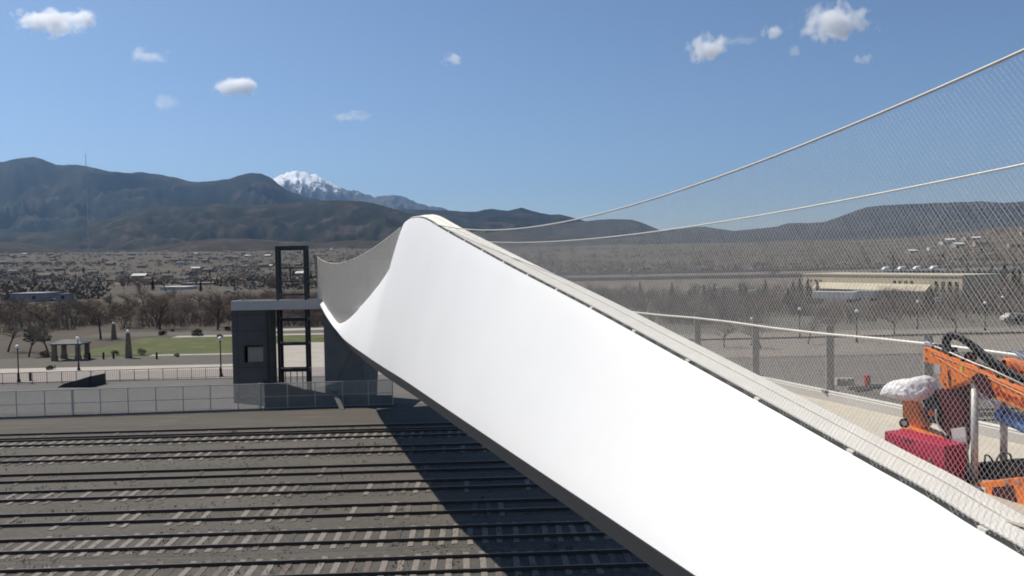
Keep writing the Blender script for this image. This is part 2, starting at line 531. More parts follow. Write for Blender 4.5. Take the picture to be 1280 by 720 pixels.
# clouds, beyond the air box
def cloud_mat(name, dens, cut, seed, k=1.3, ns=2.2):
    m = bpy.data.materials.new(name)
    m.use_nodes = True
    n = m.node_tree
    n.nodes.remove(n.nodes['Principled BSDF'])
    v = n.nodes.new('ShaderNodeVolumePrincipled')
    v.inputs['Color'].default_value = (0.995, 0.995, 1, 1)
    v.inputs['Anisotropy'].default_value = 0.35
    tc = n.nodes.new('ShaderNodeTexCoord')
    ln = n.nodes.new('ShaderNodeVectorMath'); ln.operation = 'LENGTH'
    n.links.new(tc.outputs['Object'], ln.inputs[0])
    mp = n.nodes.new('ShaderNodeMapping')
    mp.inputs['Location'].default_value = (seed, seed * 1.7, 0)
    mp.inputs['Scale'].default_value = (1.0, 0.6, 0.45)
    n.links.new(tc.outputs['Object'], mp.inputs['Vector'])
    nz = n.nodes.new('ShaderNodeTexNoise')
    nz.inputs['Scale'].default_value = ns
    nz.inputs['Detail'].default_value = 7
    nz.inputs['Roughness'].default_value = 0.55
    n.links.new(mp.outputs[0], nz.inputs['Vector'])
    # density = clamp((cut - length + (noise-0.5)*k) * 3) * dens
    a = n.nodes.new('ShaderNodeMath'); a.operation = 'MULTIPLY_ADD'
    n.links.new(nz.outputs['Fac'], a.inputs[0]); a.inputs[1].default_value = k; a.inputs[2].default_value = cut - 0.5 * k
    b = n.nodes.new('ShaderNodeMath'); b.operation = 'SUBTRACT'
    n.links.new(a.outputs[0], b.inputs[0]); n.links.new(ln.outputs['Value'], b.inputs[1])
    c = n.nodes.new('ShaderNodeMath'); c.operation = 'MULTIPLY'; c.use_clamp = True
    n.links.new(b.outputs[0], c.inputs[0]); c.inputs[1].default_value = 3.0
    d = n.nodes.new('ShaderNodeMath'); d.operation = 'MULTIPLY'
    n.links.new(c.outputs[0], d.inputs[0]); d.inputs[1].default_value = dens
    n.links.new(d.outputs[0], v.inputs['Density'])
    n.links.new(v.outputs[0], n.nodes['Material Output'].inputs['Volume'])
    return m


import bmesh
_bm = bmesh.new()
bmesh.ops.create_icosphere(_bm, subdivisions=3, radius=1.0)
_ico = bpy.data.meshes.new('cloud')
_bm.to_mesh(_ico)
_bm.free()
CL = [(68, 27, 124, 34, 0.016, 0.50, 2.2, 'long ragged white cloud highest at the left edge of the sky'),
      (182, 70, 70, 22, 0.005, 0.42, 2.2, 'thin wispy cloud between the ragged long cloud and the bright oblong cloud'),
      (294, 108, 68, 26, 0.018, 0.62, 1.5, 'bright oblong white cloud above the left mountains'),
      (210, 128, 60, 26, 0.0020, 0.42, 2.2, 'faint veil of cloud beside the bright oblong cloud'),
      (566, 74, 40, 18, 0.009, 0.48, 2.0, 'tiny lone white cloud high above the snowy peak'),
      (440, 145, 80, 17, 0.0020, 0.44, 2.2, 'faint flat streak of cloud above the snowy peak'),
      (884, 59, 68, 38, 0.012, 0.50, 2.1, 'wedge shaped white cloud leftmost of the right cluster'),
      (926, 50, 64, 16, 0.0022, 0.44, 2.2, 'thin wisp joining the two clouds of the right cluster'),
      (968, 41, 38, 22, 0.010, 0.55, 1.8, 'small rounded cloud between the wedge cloud and the biggest cloud'),
      (1043, 28, 108, 50, 0.014, 0.52, 2.1, 'biggest billowing white cloud high at right'),
      (993, 65, 24, 16, 0.005, 0.48, 2.0, 'tiny puff of cloud under the small rounded cloud'),
      (1078, 74, 36, 15, 0.008, 0.50, 2.0, 'little flat cloud below the biggest cloud')]
for i, (px, py, pw, ph, dn, cut, kk, lab) in enumerate(CL):
    d = ray(px, py)
    zc = 2750.0
    Yc = (zc - H) / d.z * d.y
    P = at(px, py, Yc)
    sx, sz = pw / F * Yc / 2 * 1.15, ph / F * Yc / 2 * 1.25
    o = link('cloud', _ico.copy(), loc=P, sc=(sx, max(sx * 0.45, sz), sz))
    o.data.materials.append(cloud_mat('cloud_vapour', dn, cut + 0.08, 3.1 * i + 1.3, kk + 0.25, 3.0 if pw > 70 else 2.2))
    tag(o, lab, 'cloud', 'small clouds in the blue sky')

# ------------------------------------------------------------------ railway tracks
def track_y(py):
    return atz(0, py).y - SK * atz(0, py).x


def rail_mb(L0, L1):
    mb, tp = MB(), MB()
    prof = [(-0.07, 0), (0.07, 0), (0.07, 0.015), (0.015, 0.025), (0.015, 0.07), (0.036, 0.08), (0.036, 0.11), (-0.036, 0.11), (-0.036, 0.08), (-0.015, 0.07), (-0.015, 0.025), (-0.07, 0.015)]
    mb.prism([(L0, y, z) for y, z in prof], (L1 - L0, 0, 0))
    tp.box((L0, -0.032, 0.1102), (L1, 0.032, 0.114))
    return mb, tp


TL0, TL1 = -95.0, 110.0
_r, _t = rail_mb(TL0, TL1)
me_rail, me_head = _r.mesh('rail', m_railsteel), _t.mesh('rail_head', m_railtop)


def tie_mesh(m, seed):
    rnd = random.Random(seed)
    mb = MB()
    mb.box((-0.115, -1.3, -0.12), (0.115, 1.3, 0.03))
    mb.v = [(x + rnd.uniform(-0.012, 0.012), y + rnd.uniform(-0.05, 0.05), z + (rnd.uniform(-0.006, 0.006))) for x, y, z in mb.v]
    return mb.mesh('sleeper', m)


TIES = {'A': [tie_mesh(m_tieA, s) for s in (1, 2)], 'B': [tie_mesh(m_tieB, s) for s in (3, 4)], 'C': [tie_mesh(m_tieC, s) for s in (5, 6)]}
# (picture y of the track centre at x=0, share of pale / brown / dark / buried ties, label)
TRK = [(547.9, (0.00, 0.05, 0.10, 0.85), 'half buried railway track nearest the chain link fence', False),
       (556.4, (0.85, 0.10, 0.05, 0.00), 'railway track with a row of pale tie ends beside dark ballast', True),
       (576.0, (0.25, 0.30, 0.45, 0.00), 'dark railway track third from the chain link fence', False),
       (600.5, (0.00, 0.05, 0.05, 0.90), 'railway track with its ties nearly all buried in grey grit', False),
       (623.0, (0.34, 0.22, 0.12, 0.32), 'railway track with scattered pale ties just nearer than the buried track', False),
       (653.0, (0.22, 0.22, 0.10, 0.46), 'railway track with a few broken pale ties, third from the bottom edge', False),
       (686.0, (0.72, 0.20, 0.08, 0.00), 'railway track with evenly spaced pale ties, second from the bottom edge', True),
       (726.0, (0.60, 0.35, 0.05, 0.00), 'railway track with whitish and rust brown ties nearest the viewer', True)]
for ti, (py, shares, lab, dark) in enumerate(TRK):
    Y0 = track_y(py)
    root = empty('railway_track', (0, Y0, 0), math.atan(SK), lab, 'railway track', 'railway tracks across the yard')
    for s in (-1, 1):
        a = link('rail', me_rail, root, (0, s * 0.7525, 0.03))
        link('rail_head', me_head, a)
    if dark:
        tb = MB()
        n_ = 60
        hw = 1.55 if ti > 4 else 1.3
        pts0 = [(TL0 + (TL1 - TL0) * i / n_, -hw + random.uniform(-0.15, 0.15)) for i in range(n_ + 1)]
        pts1 = [(TL0 + (TL1 - TL0) * i / n_, hw + random.uniform(-0.15, 0.15)) for i in range(n_ + 1)]
        tb.v = [(x, y, 0.006) for x, y in pts0] + [(x, y, 0.006) for x, y in pts1]
        tb.f = [(i, i + 1, n_ + 2 + i, n_ + 1 + i) for i in range(n_)]
        tb.build('ballast_bed', m_ballast_dk, root)
    rnd = random.Random(40 + ti)
    step = 0.61
    xs = [TL0 + 0.4 + i * step for i in range(int((TL1 - TL0 - 1) / step))]
    # the hundred ties nearest the middle of what the photo shows of this track
    mid = -(Y0 * 0.30)
    xs.sort(key=lambda x: abs(x - mid))
    rest = {'A': MB(), 'B': MB()}
    cnt = 0
    for x in xs:
        q = rnd.random()
        a, b, c, d = shares
        cls = 'A' if q < a else 'B' if q < a + b else 'C' if q < a + b + c else None
        if cls is None: continue
        jx, jr = rnd.uniform(-0.05, 0.05), rnd.uniform(-0.03, 0.03)
        sink = rnd.uniform(-0.012, 0.0)
        if cnt < 100:
            link('sleeper', rnd.choice(TIES[cls]), root, (x + jx, rnd.uniform(-0.08, 0.08), sink), jr)
            cnt += 1
        else:
            k_ = 'A' if cls == 'A' else 'B'
            rest[k_].box((x + jx - 0.115, -1.3, -0.1), (x + jx + 0.115, 1.3, 0.03))
    for k_, mm in (('A', m_tieA), ('B', m_tieB)):
        if rest[k_].f:
            o = rest[k_].build('more_sleepers', mm, root)
            o['kind'] = 'stuff'

# loose stones and dry weeds of the yard
rnd = random.Random(64)
mb = MB()
for _ in range(4200):
    Y = rnd.uniform(27, 58)
    x = rnd.uniform(-0.66, 0.15) * Y
    y = Y + SK * x
    if noise.noise(Vector((x / 5, y / 2.2, 2.0))) < -0.05: continue
    r_ = rnd.uniform(0.02, 0.06)
    c = Vector((x, y, r_ * 0.3))
    vs = [c + Vector((math.cos(a) * r_ * rnd.uniform(0.7, 1.2), math.sin(a) * r_ * rnd.uniform(0.6, 1.1), rnd.uniform(-0.3, 0.3) * r_)) for a in (0, 1.3, 2.5, 3.8, 5.0)]
    mb.add(vs + [c + Vector((0, 0, r_ * 0.8))], [(0, 1, 5), (1, 2, 5), (2, 3, 5), (3, 4, 5), (4, 0, 5)])
tag(mb.build('loose_stones', m_ballast, fix=False), 'loose stones scattered over the grey ballast between the tracks', 'stones', kind='stuff')
mb = MB()
for _ in range(420):
    Y = rnd.uniform(30, 58)
    x = rnd.uniform(-0.66, 0.1) * Y
    y = Y + SK * x
    if noise.noise(Vector((x / 4, y / 1.5, 8.0))) < 0.1: continue
    for _ in range(9):
        q = Vector((x + rnd.gauss(0, 0.12), y + rnd.gauss(0, 0.12), 0))
        t = q + Vector((rnd.gauss(0, 0.08), rnd.gauss(0, 0.08), rnd.uniform(0.06, 0.22)))
        e = Vector((0.014, 0.0, 0))
        mb.add([q - e, q + e, t], [(0, 1, 2)])
tag(mb.build('dry_weeds', m_lawn, fix=False), 'dry weeds sprouting between the railway tracks', 'weeds', kind='stuff')

# ------------------------------------------------------------------ footbridge
TC0, TC1 = 8.1, -0.346
NRM = Vector((0.945, 0.327, 0))            # across the deck, away from the camera
AXB = Vector((0.327, -0.945, 0))           # along the deck, towards the camera


def smooth_tab(tab, it=2):
    return tab


T_PIX = [(1700, 998), (1500, 850), (1400, 778), (1280, 696), (1217, 659), (1152, 617.5), (1097.5, 587), (984.5, 523), (905, 478.5), (832, 438), (740, 387), (640, 334.5), (589, 306.5), (560, 290.5), (546, 282), (536, 276), (529, 273), (522, 272), (514, 273), (507, 277), (501.8, 287), (501.3, 296), (498.5, 307),
         (490.5, 329), (476.5, 352), (455.5, 378), (440, 395), (430, 402.5), (423, 404), (414, 393), (403, 376)]
T_TAB = sorted([(onplane(px, py, TC0, TC1).y, onplane(px, py, TC0, TC1).z) for px, py in T_PIX])
B_PIX = [(1500, 1145), (1300, 1010), (1100, 876), (960, 780), (870, 720), (760, 646), (670, 586), (600, 539), (548, 504), (490, 465.5)]
B_TAB = [(onplane(px, py, 6.2, -0.33).y, onplane(px, py, 6.2, -0.33).x, onplane(px, py, 6.2, -0.33).z) for px, py in B_PIX]
for px, py, Y in [(460, 446, 38), (440, 432, 46), (429, 423, 52), (419, 411, 57.5), (407, 394, 63.5), (400, 380.5, 67.2)]:
    q = at(px, py, Y)
    B_TAB.append((Y, q.x, q.z))
B_TAB.sort()


def hermite(xs, ys, x):
    n = len(xs)
    if x <= xs[0]: return ys[0] + (x - xs[0]) * (ys[1] - ys[0]) / (xs[1] - xs[0])
    if x >= xs[-1]: return ys[-1]
    i = max(j for j in range(n - 1) if xs[j] <= x)
    def sl_(j):
        if j == 0: return (ys[1] - ys[0]) / (xs[1] - xs[0])
        if j == n - 1: return (ys[-1] - ys[-2]) / (xs[-1] - xs[-2])
        a = (ys[j] - ys[j - 1]) / (xs[j] - xs[j - 1])
        b = (ys[j + 1] - ys[j]) / (xs[j + 1] - xs[j])
        return 0 if a * b <= 0 else 2 * a * b / (a + b)
    h = xs[i + 1] - xs[i]
    t = (x - xs[i]) / h
    m0, m1 = sl_(i) * h, sl_(i + 1) * h
    return (2 * t**3 - 3 * t**2 + 1) * ys[i] + (t**3 - 2 * t**2 + t) * m0 + (-2 * t**3 + 3 * t**2) * ys[i + 1] + (t**3 - t**2) * m1


TY, TZ = [p[0] for p in T_TAB], [p[1] for p in T_TAB]
BY, BX, BZ = [p[0] for p in B_TAB], [p[1] for p in B_TAB], [p[2] for p in B_TAB]
YA, YB = 4.6, 67.25
DZ = 8.42


def topZ(Y): return hermite(TY, TZ, Y)
def topP(Y): return Vector((TC0 + TC1 * Y, Y, topZ(Y)))
def botP(Y): return Vector((hermite(BY, BX, Y), Y, hermite(BY, BZ, Y)))


def deckZ(Y):
    z = DZ - 0.10 * sstep(12, 5, Y) if Y < 12 else DZ
    return z - 0.55 * sstep(50, 68, Y)


YS = sorted(set([round(YA + (YB - YA) * i / 260, 4) for i in range(261)] + [round(v, 4) for v in np.arange(30, 42, 0.1)] + [round(v, 4) for v in np.arange(36.2, 40.5, 0.012)] + [round(v, 4) for v in np.arange(62, 67.25, 0.12)]))


def loft(rows):
    """rows[i] = list of points at station i"""
    mb = MB()
    n = len(rows[0])
    for r_ in rows: mb.v += [tuple(p) for p in r_]
    for i in range(len(rows) - 1):
        for j in range(n - 1):
            mb.f.append((i * n + j, i * n + j + 1, (i + 1) * n + j + 1, (i + 1) * n + j))
    return mb


bridge = empty('footbridge', (0, 0, 0), 0, 'long white sculpted footbridge with mesh screens rising over the railway tracks', 'footbridge')
NF = 26
rows = []
for Y in YS:
    T, B = topP(Y), botP(Y)
    hz_ = max(T.z - B.z, 0.05)
    r_ = []
    for j in range(NF + 1):
        t = j / NF
        hh = t ** 1.12
        vv = 1 - (1 - t) ** 1.10
        r_.append(B + Vector(((T.x - B.x) * hh, 0, (T.z - B.z) * vv)))
    rows.append(r_)
loft(rows).build('shell', m_white, bridge, smooth=True, fix=False)
# overhanging edge and underside
rows = []
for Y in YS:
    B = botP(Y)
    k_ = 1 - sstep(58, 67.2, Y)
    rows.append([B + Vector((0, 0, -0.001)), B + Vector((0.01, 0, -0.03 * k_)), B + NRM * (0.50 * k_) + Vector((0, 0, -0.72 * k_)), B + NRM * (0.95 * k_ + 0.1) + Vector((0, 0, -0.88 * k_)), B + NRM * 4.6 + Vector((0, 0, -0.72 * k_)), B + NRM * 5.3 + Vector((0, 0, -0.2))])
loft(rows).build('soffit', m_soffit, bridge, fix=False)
# dark open joint along the top of the shell, then the coping in two runs
YN = [Y for Y in YS if Y < 36.5]
rows = []
for Y in YN:
    T = topP(Y)
    rows.append([T + Vector((0, 0, -0.02)), T + NRM * 0.01 + Vector((0, 0, 0.006)), T + NRM * 0.025 + Vector((0, 0, 0.032)), T + NRM * 0.072 + Vector((0, 0, 0.036))])
loft(rows).build('joint', m_gap, bridge, fix=False)
Y = 7.0
while Y < 30:
    cb = MB()
    q0_, q1_ = topP(Y), topP(Y + 0.10)
    d_ = (q1_ - q0_) * 0.5
    cb.obox((q0_ + q1_) / 2 + NRM * 0.03 + Vector((0, 0, 0.012)), d_, NRM * 0.024, (0, 0, 0.026))
    cb.build('joint_clip', m_coping, bridge)
    Y += 1.9
rows, rows2, rows3 = [], [], []
for Y in YN:
    T = topP(Y)
    s = 1.0
    rows.append([T + NRM * a + Vector((0, 0, b)) for a, b in ((0.072, -0.12), (0.072, 0.055), (0.085, 0.07), (0.335, 0.10), (0.35, 0.085), (0.35, -0.1))])
    rows2.append([T + NRM * a + Vector((0, 0, b)) for a, b in ((0.375, -0.1), (0.375, 0.10), (0.39, 0.115), (0.565, 0.13), (0.58, 0.115), (0.58, -0.25))])
    rows3.append([T + NRM * 0.347 + Vector((0, 0, 0.055)), T + NRM * 0.38 + Vector((0, 0, 0.055))])
loft(rows).build('coping', m_coping, bridge, fix=False)
loft(rows2).build('coping', m_coping, bridge, fix=False)
loft(rows3).build('joint', m_gap, bridge, fix=False)
# inner lining of the raised shell
rows = []
for Y in YS:
    T = topP(Y)
    off = 0.57 * (1 if Y < 36 else sstep(40, 36, Y) * 0.86 + 0.14)
    zt = T.z - (0.10 if Y < 36.5 else 0.0)
    zb = min(deckZ(Y) - 0.05, zt - 0.02)
    rows.append([T + (NRM * 0.0), T + NRM * off + Vector((0, 0, zt - T.z)), Vector((T.x, Y, 0)) + NRM * (off + 0.04) + Vector((0, 0, zb))])
loft(rows).build('inner_lining', m_white, bridge, fix=False)
# deck, kerb and north edge
NC0, NC1 = 11.84, -0.345
rows, kr, ne = [], [], []
for Y in YS[::4] + [YS[-1]]:
    z = deckZ(Y)
    a = Vector((TC0 + TC1 * Y, Y, z)) + NRM * 0.3
    b = Vector((NC0 + NC1 * Y, Y, z))
    rows.append([a, a.lerp(b, 0.5), b])
    kr.append([b + Vector((0, 0, -0.02)), b + Vector((0, 0, 0.15)), b + NRM * 0.03 + Vector((0, 0, 0.165)), b + NRM * 0.28 + Vector((0, 0, 0.165)), b + NRM * 0.30 + Vector((0, 0, -0.9))])
loft(rows).build('deck', m_deck, bridge, fix=False)
loft(kr).build('kerb', m_slab, bridge, fix=False)
rl = MB()
pts = [Vector((NC0 + NC1 * Y, Y, deckZ(Y) + 0.185)) + NRM * 0.05 for Y in np.arange(YA, 67.3, 1.5)]
rl.tube(pts, 0.028, 6)
rl.build('kerb_rail', m_rail_paint, bridge)
rl = MB()
pts = [Vector((NC0 + NC1 * Y, Y, deckZ(Y) + 1.33 + 0.02 * math.sin(Y))) for Y in np.arange(YA, 67.3, 1.5)]
rl.tube(pts, 0.026, 8)
rl.build('handrail', m_rail_paint, bridge, smooth=True)
# rail posts: flat bronze blades with a bright leading edge, leaning a little out
pm = MB()
pm.obox((0, 0, 0.65), AXB * -0.012, NRM * 0.075, (0.0, 0, 0.67))
pm.obox((0, 0, 0.02), AXB * 0.09, NRM * 0.14, (0, 0, 0.02))
me_post = pm.mesh('rail_post', m_post)
pe = MB()
pe.tube([(-0.078 * 0.945, -0.078 * 0.327, 0.04), (-0.078 * 0.945, -0.078 * 0.327, 1.31)], 0.011, 6)
me_edge = pe.mesh('post_edge', m_rail_paint)
Y = 16.5 - 2.31 * 5
while Y < 66:
    if Y > YA:
        p = Vector((NC0 + NC1 * Y, Y, deckZ(Y) + 0.16)) + NRM * 0.12
        a = link('rail_post', me_post, bridge, p, R(-18))
        link('post_edge', me_edge, a)
    Y += 2.31

# edge cables and mesh screens
def pix_cable(tab, c0, c1):
    t = sorted((onplane(px, py, c0, c1).y, onplane(px, py, c0, c1).z) for px, py in tab)
    ys, zs = np.array([a for a, b in t]), np.array([b for a, b in t])
    cf = np.polyfit(ys, zs, 3)
    g = np.linspace(ys[0], ys[-1], 40)
    return [float(v) for v in g], [float(v) for v in np.polyval(cf, g)]


SY, SZ = pix_cable([(1500, -38), (1400, 7), (1280, 65), (1140, 123), (1050, 161), (956, 200), (878, 230), (799, 252.5), (729, 273.6), (680, 282), (630, 287), (595, 287), (560, 283.5), (540, 279)], TC0, TC1)
FY, FZ = pix_cable([(501, 285), (489, 293), (478, 302), (465, 311), (453, 318.5), (444, 323.5), (435, 326.7), (422, 328.5), (409, 328), (396, 321)], TC0, TC1)
NY, NZ = pix_cable([(1500, 160), (1400, 180), (1280, 203), (1155, 230), (1040, 253), (920, 276), (827, 288.5), (771, 295), (681, 302), (602, 302), (575, 299)], NC0, NC1)


def cable(name, ys, zs, c0, c1, r, Y0, Y1, m):
    mb = MB()
    mb.tube([Vector((c0 + c1 * Y, Y, hermite(ys, zs, Y))) for Y in np.linspace(Y0, Y1, 90)], r, 6)
    return mb.build(name, m, bridge, smooth=True)


SYM = min(SY)
cable('edge_cable', SY, SZ, TC0, TC1, 0.019, max(5.2, SYM), max(SY), m_galv)
cable('edge_cable', FY, FZ, TC0, TC1, 0.018, min(FY), max(FY), m_steel)
cable('edge_cable', NY, NZ, NC0, NC1, 0.019, max(6.5, min(NY)), max(NY), m_rail_paint)
ep = MB()
ep.tube([at(403, 376, max(FY) - 0.2), at(395.5, 320.5, max(FY))], 0.075, 8)
ep.build('end_post', m_frame, bridge)
ep = MB()
ep.tube([at(401, 377, max(FY) + 0.5), at(392.6, 318, max(FY) + 0.6)], 0.06, 8)
ep.build('end_post', m_post, bridge)


def screen(name, lo, hi, c0, c1, Y0, Y1, a, k, r, m):
    """diamond wire mesh between the curves lo(Y) and hi(Y) on a vertical plane"""
    mb = MB()
    L = math.sqrt(1 + c1 * c1)
    S0, S1 = Y0 * L, Y1 * L
    nrm = Vector((1, -c1, 0)).normalized()
    zmin, zmax = min(lo(y) for y in np.linspace(Y0, Y1, 60)), max(hi(y) for y in np.linspace(Y0, Y1, 60))
    grid = np.linspace(Y0, Y1, 500)
    los = np.array([lo(y) for y in grid])
    his = np.array([hi(y) for y in grid])
    span = (zmax - zmin) / k
    for sg in (1, -1):
        s0 = S0 - span if sg > 0 else S0
        send = S1 if sg > 0 else S1 + span
        while s0 < send:
            n = 70
            zz = np.linspace(zmin, zmax, n)
            ss = s0 + sg * (zz - zmin) / k
            yy = ss / L
            ok = (yy >= Y0) & (yy <= Y1) & (zz > np.interp(yy, grid, los)) & (zz < np.interp(yy, grid, his))
            i = 0
            while i < n:
                if ok[i]:
                    j = i
                    while j + 1 < n and ok[j + 1]: j += 1
                    if j > i:
                        e = nrm * (r * sg)
                        pts = []
                        for q in (i, j):
                            pts.append(Vector((c0 + c1 * yy[q], yy[q], zz[q])) + e)
                        mb.tube(pts, r, 3, cap=False)
                    i = j + 1
                else:
                    i += 1
            s0 += a
    return mb.build(name, m, bridge, fix=False)


screen('wire_mesh', lambda y: topZ(y) + 0.0, lambda y: hermite(SY, SZ, y), TC0, TC1, max(5.2, SYM), max(SY), 0.068, 1.3, 0.0017, m_steel)
screen('wire_mesh', lambda y: topZ(y) + 0.0, lambda y: hermite(FY, FZ, y), TC0, TC1, min(FY), max(FY), 0.066, 1.25, 0.0043, m_steel)
screen('wire_mesh', lambda y: deckZ(y) + 0.17, lambda y: hermite(NY, NZ, y), NC0, NC1, max(6.5, min(NY)), 38, 0.068, 1.3, 0.0017, m_steel)
screen('wire_mesh', lambda y: deckZ(y) + 0.17, lambda y: 12.0 - 0.5 * sstep(40, 60, y), NC0, NC1, 38, 67, 0.085, 1.3, 0.0030, m_steel)

# pier under the far end
pr = MB()
p0, p1 = at(404, 400, 67.2), at(456, 452, 66.2)
pr.prism([(p0.x, 67.3, -0.1), (p1.x - 0.35, 66.6, -0.1), (p1.x + 0.05, 66.6, 6.2), (p1.x - 0.6, 66.6, 5.6), (p0.x + 1.0, 67.0, 5.5), (p0.x, 67.3, 7.6)], (0.5, 4.2, 0))
tag(pr.build('bridge_pier', m_pier), 'dark concrete wall pier carrying the far end of the white footbridge', 'pier')

# ------------------------------------------------------------------ landing tower, walkway slab, steel lift frame
YT = 68.5
tw = empty('stair_tower', (0, YT, 0), 0, 'dark windowless stair block with one square opening and grey slab roof', 'stair tower')
L_ = at(290.5, 440, YT)
Rr = at(337.5, 440, YT)
x0, x1 = L_.x, Rr.x
wz0, wz1 = at(316, 453, YT).z, at(316, 431.5, YT).z
wx0, wx1 = at(305, 440, YT).x, at(329, 440, YT).x
ztop = at(316, 387.5, YT).z
dp = 1.9
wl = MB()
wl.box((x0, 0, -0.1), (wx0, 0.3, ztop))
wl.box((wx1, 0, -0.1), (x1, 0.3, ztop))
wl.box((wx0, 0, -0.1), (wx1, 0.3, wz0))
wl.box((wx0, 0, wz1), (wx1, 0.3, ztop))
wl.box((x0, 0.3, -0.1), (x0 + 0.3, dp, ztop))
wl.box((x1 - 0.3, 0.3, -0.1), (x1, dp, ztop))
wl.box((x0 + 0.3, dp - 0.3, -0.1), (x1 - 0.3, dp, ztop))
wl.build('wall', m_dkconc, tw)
ob = MB()
ob.box((wx0 - 0.05, 0.32, wz0 - 0.1), (wx1 + 0.3, 0.4, wz1 + 0.1))
wf = MB()
wf.box((wx0 + 0.28, 0.10, wz0 + 0.02), (wx1 - 0.02, 0.16, wz1 - 0.16))
wn = wf.build('window', mat('tan_blind', (0.36, 0.32, 0.26), (0.30, 0.27, 0.22), 0.6, rough=0.8), tw)
fr = MB()
for a, b in (((wx0, -0.03, wz1 - 0.1), (wx1, 0.05, wz1)), ((wx0, -0.03, wz0), (wx0 + 0.1, 0.05, wz1 - 0.1))):
    fr.box(a, b)
fr.build('frame', m_black, wn)
jn = MB()
for z_ in (1.4, 2.9, 5.9, 7.2):
    if wz0 - 0.1 < z_ < wz1 + 0.1: z_ = wz1 + 0.25
    jn.box((x0 + 0.02, -0.006, z_ - 0.012), (x1 - 0.02, -0.002, z_ + 0.012))
jn.box(((x0 + wx0) / 2 - 0.012, -0.010, 0.1), ((x0 + wx0) / 2 + 0.012, -0.0065, ztop - 0.05))
jn.box((wx1 + 0.25, -0.010, 0.1), (wx1 + 0.274, -0.0065, ztop - 0.05))
jn.build('panel_joints', m_black, tw)
dpz = MB(); dpz.tube([(x1 - 0.12, -0.06, 0.0), (x1 - 0.12, -0.06, ztop)], 0.05, 8); dpz.build('drainpipe', m_frame, tw)
sb = MB()
sx0, sx1 = at(288.5, 380, YT - 0.3).x, at(400.5, 380, YT - 0.3).x
zs0, zs1 = at(316, 387.3, YT - 0.3).z, at(316, 376.2, YT - 0.3).z
sb.box((sx0, -0.3, ztop), (sx1, dp + 0.4, ztop + 0.12))
sb.box((sx0, -0.3, ztop + 0.12), (sx1, -0.2, zs1))
sb.box((sx0, dp + 0.3, ztop + 0.12), (sx1, dp + 0.4, zs1))
sb.box((sx0, -0.2, ztop + 0.12), (sx0 + 0.1, dp + 0.3, zs1))
sb.build('roof_slab', m_slab, tw)
vg = MB()
vg.box((wx0 + 0.05, -0.02, 0.35), (wx1 + 0.1, 0.0, 0.55))
vg.build('vent', m_black, tw)

lf = empty('lift_tower_frame', (0, 70.0, 0), 0, 'open dark steel frame of a lift tower standing through the walkway slab', 'steel frame')
fx0, fx1 = at(346.5, 400, 70).x - 0.0, at(384.5, 400, 70).x
fz = at(365, 306.5, 70).z
cw = 0.10
cm = MB(); cm.box((-cw, -cw, 0), (cw, cw, fz)); me_col = cm.mesh('column', m_frame)
for cx in (fx0 + 0.1, fx1 - 0.1):
    for cyy in (0.0, 0.9):
        link('column', me_col, lf, (cx, cyy, -0.05))
for zpy, th in ((310, 0.36), (335, 0.12), (352, 0.08), (368.3, 0.14), (399.5, 0.22), (430, 0.20), (462.5, 0.26)):
    z = at(365, zpy, 70).z
    bm_ = MB()
    e = cw + 0.003
    for cyy in (0.0, 0.9):
        bm_.box((fx0 + 0.1 + e, cyy - 0.12, z - th / 2), (fx1 - 0.1 - e, cyy + 0.12, z + th / 2))
    for cx in (fx0 + 0.1, fx1 - 0.1):
        bm_.box((cx - 0.12, e, z - th / 2), (cx + 0.12, 0.9 - e, z + th / 2))
    bm_.build('beam', m_frame, lf)
gd = MB()
zz = at(365, 343.5, 70).z
gx = at(361.5, 340, 70).x
gd.tube([(gx, 0.3, at(361, 335, 70).z), (gx, 0.3, at(361, 349, 70).z)], 0.05, 6)
gd.tube([(gx, 0.3, zz), (fx1 - 0.45, 0.3, zz)], 0.04, 6)
gx2 = at(380.5, 340, 70).x
gd.tube([(gx2, 0.3, at(361, 335, 70).z), (gx2, 0.3, at(361, 368, 70).z)], 0.045, 6)
gd.build('guide_rail', m_frame, lf)
gd = MB()
for q in (356.5, 363, 371, 378):
    xx = at(q, 470, 70).x
    gd.tube([(xx, 0.1, at(q, 464, 70).z), (xx, 0.1, 0.1)], 0.035, 6)
gd.tube([(fx0 + 0.3, 0.1, 1.0), (fx1 - 0.3, 0.1, 1.0)], 0.03, 6)
gd.build('gate_bars', m_frame, lf)

pk = MB()
a_, b_ = at(415, 484, 66), at(427.5, 506, 64.3)
b_.z = 0.05
pk.obox((a_ + b_) / 2, (b_ - a_) / 2, (0.13, 0.05, 0), Vector((0.02, 0.06, 0.03)))
tag(pk.build('plank', m_pier), 'grey plank leaning against the dark bridge pier', 'plank')

# ------------------------------------------------------------------ fences on the left
def wire_panel(mb, x0, x1, z0, z1, a, r, sk):
    k = 1.0
    s = x0 - (z1 - z0)
    while s < x1:
        for sg in (1, -1):
            if sg > 0: pa, pb = (s, z0), (s + (z1 - z0), z1)
            else: pa, pb = (s + (z1 - z0), z0), (s, z1)
            xa, xb = pa[0], pb[0]
            t0, t1 = 0.0, 1.0
            lo_, hi_ = (x0 - xa) / (xb - xa), (x1 - xa) / (xb - xa)
            if lo_ > hi_: lo_, hi_ = hi_, lo_
            t0, t1 = max(t0, lo_), min(t1, hi_)
            if t1 > t0 + 0.02:
                p = [Vector((xa + (xb - xa) * t, sk * (xa + (xb - xa) * t) + 0.006 * sg, pa[1] + (pb[1] - pa[1]) * t)) for t in (t0, t1)]
                mb.tube(p, r, 3, cap=False)
        s += a


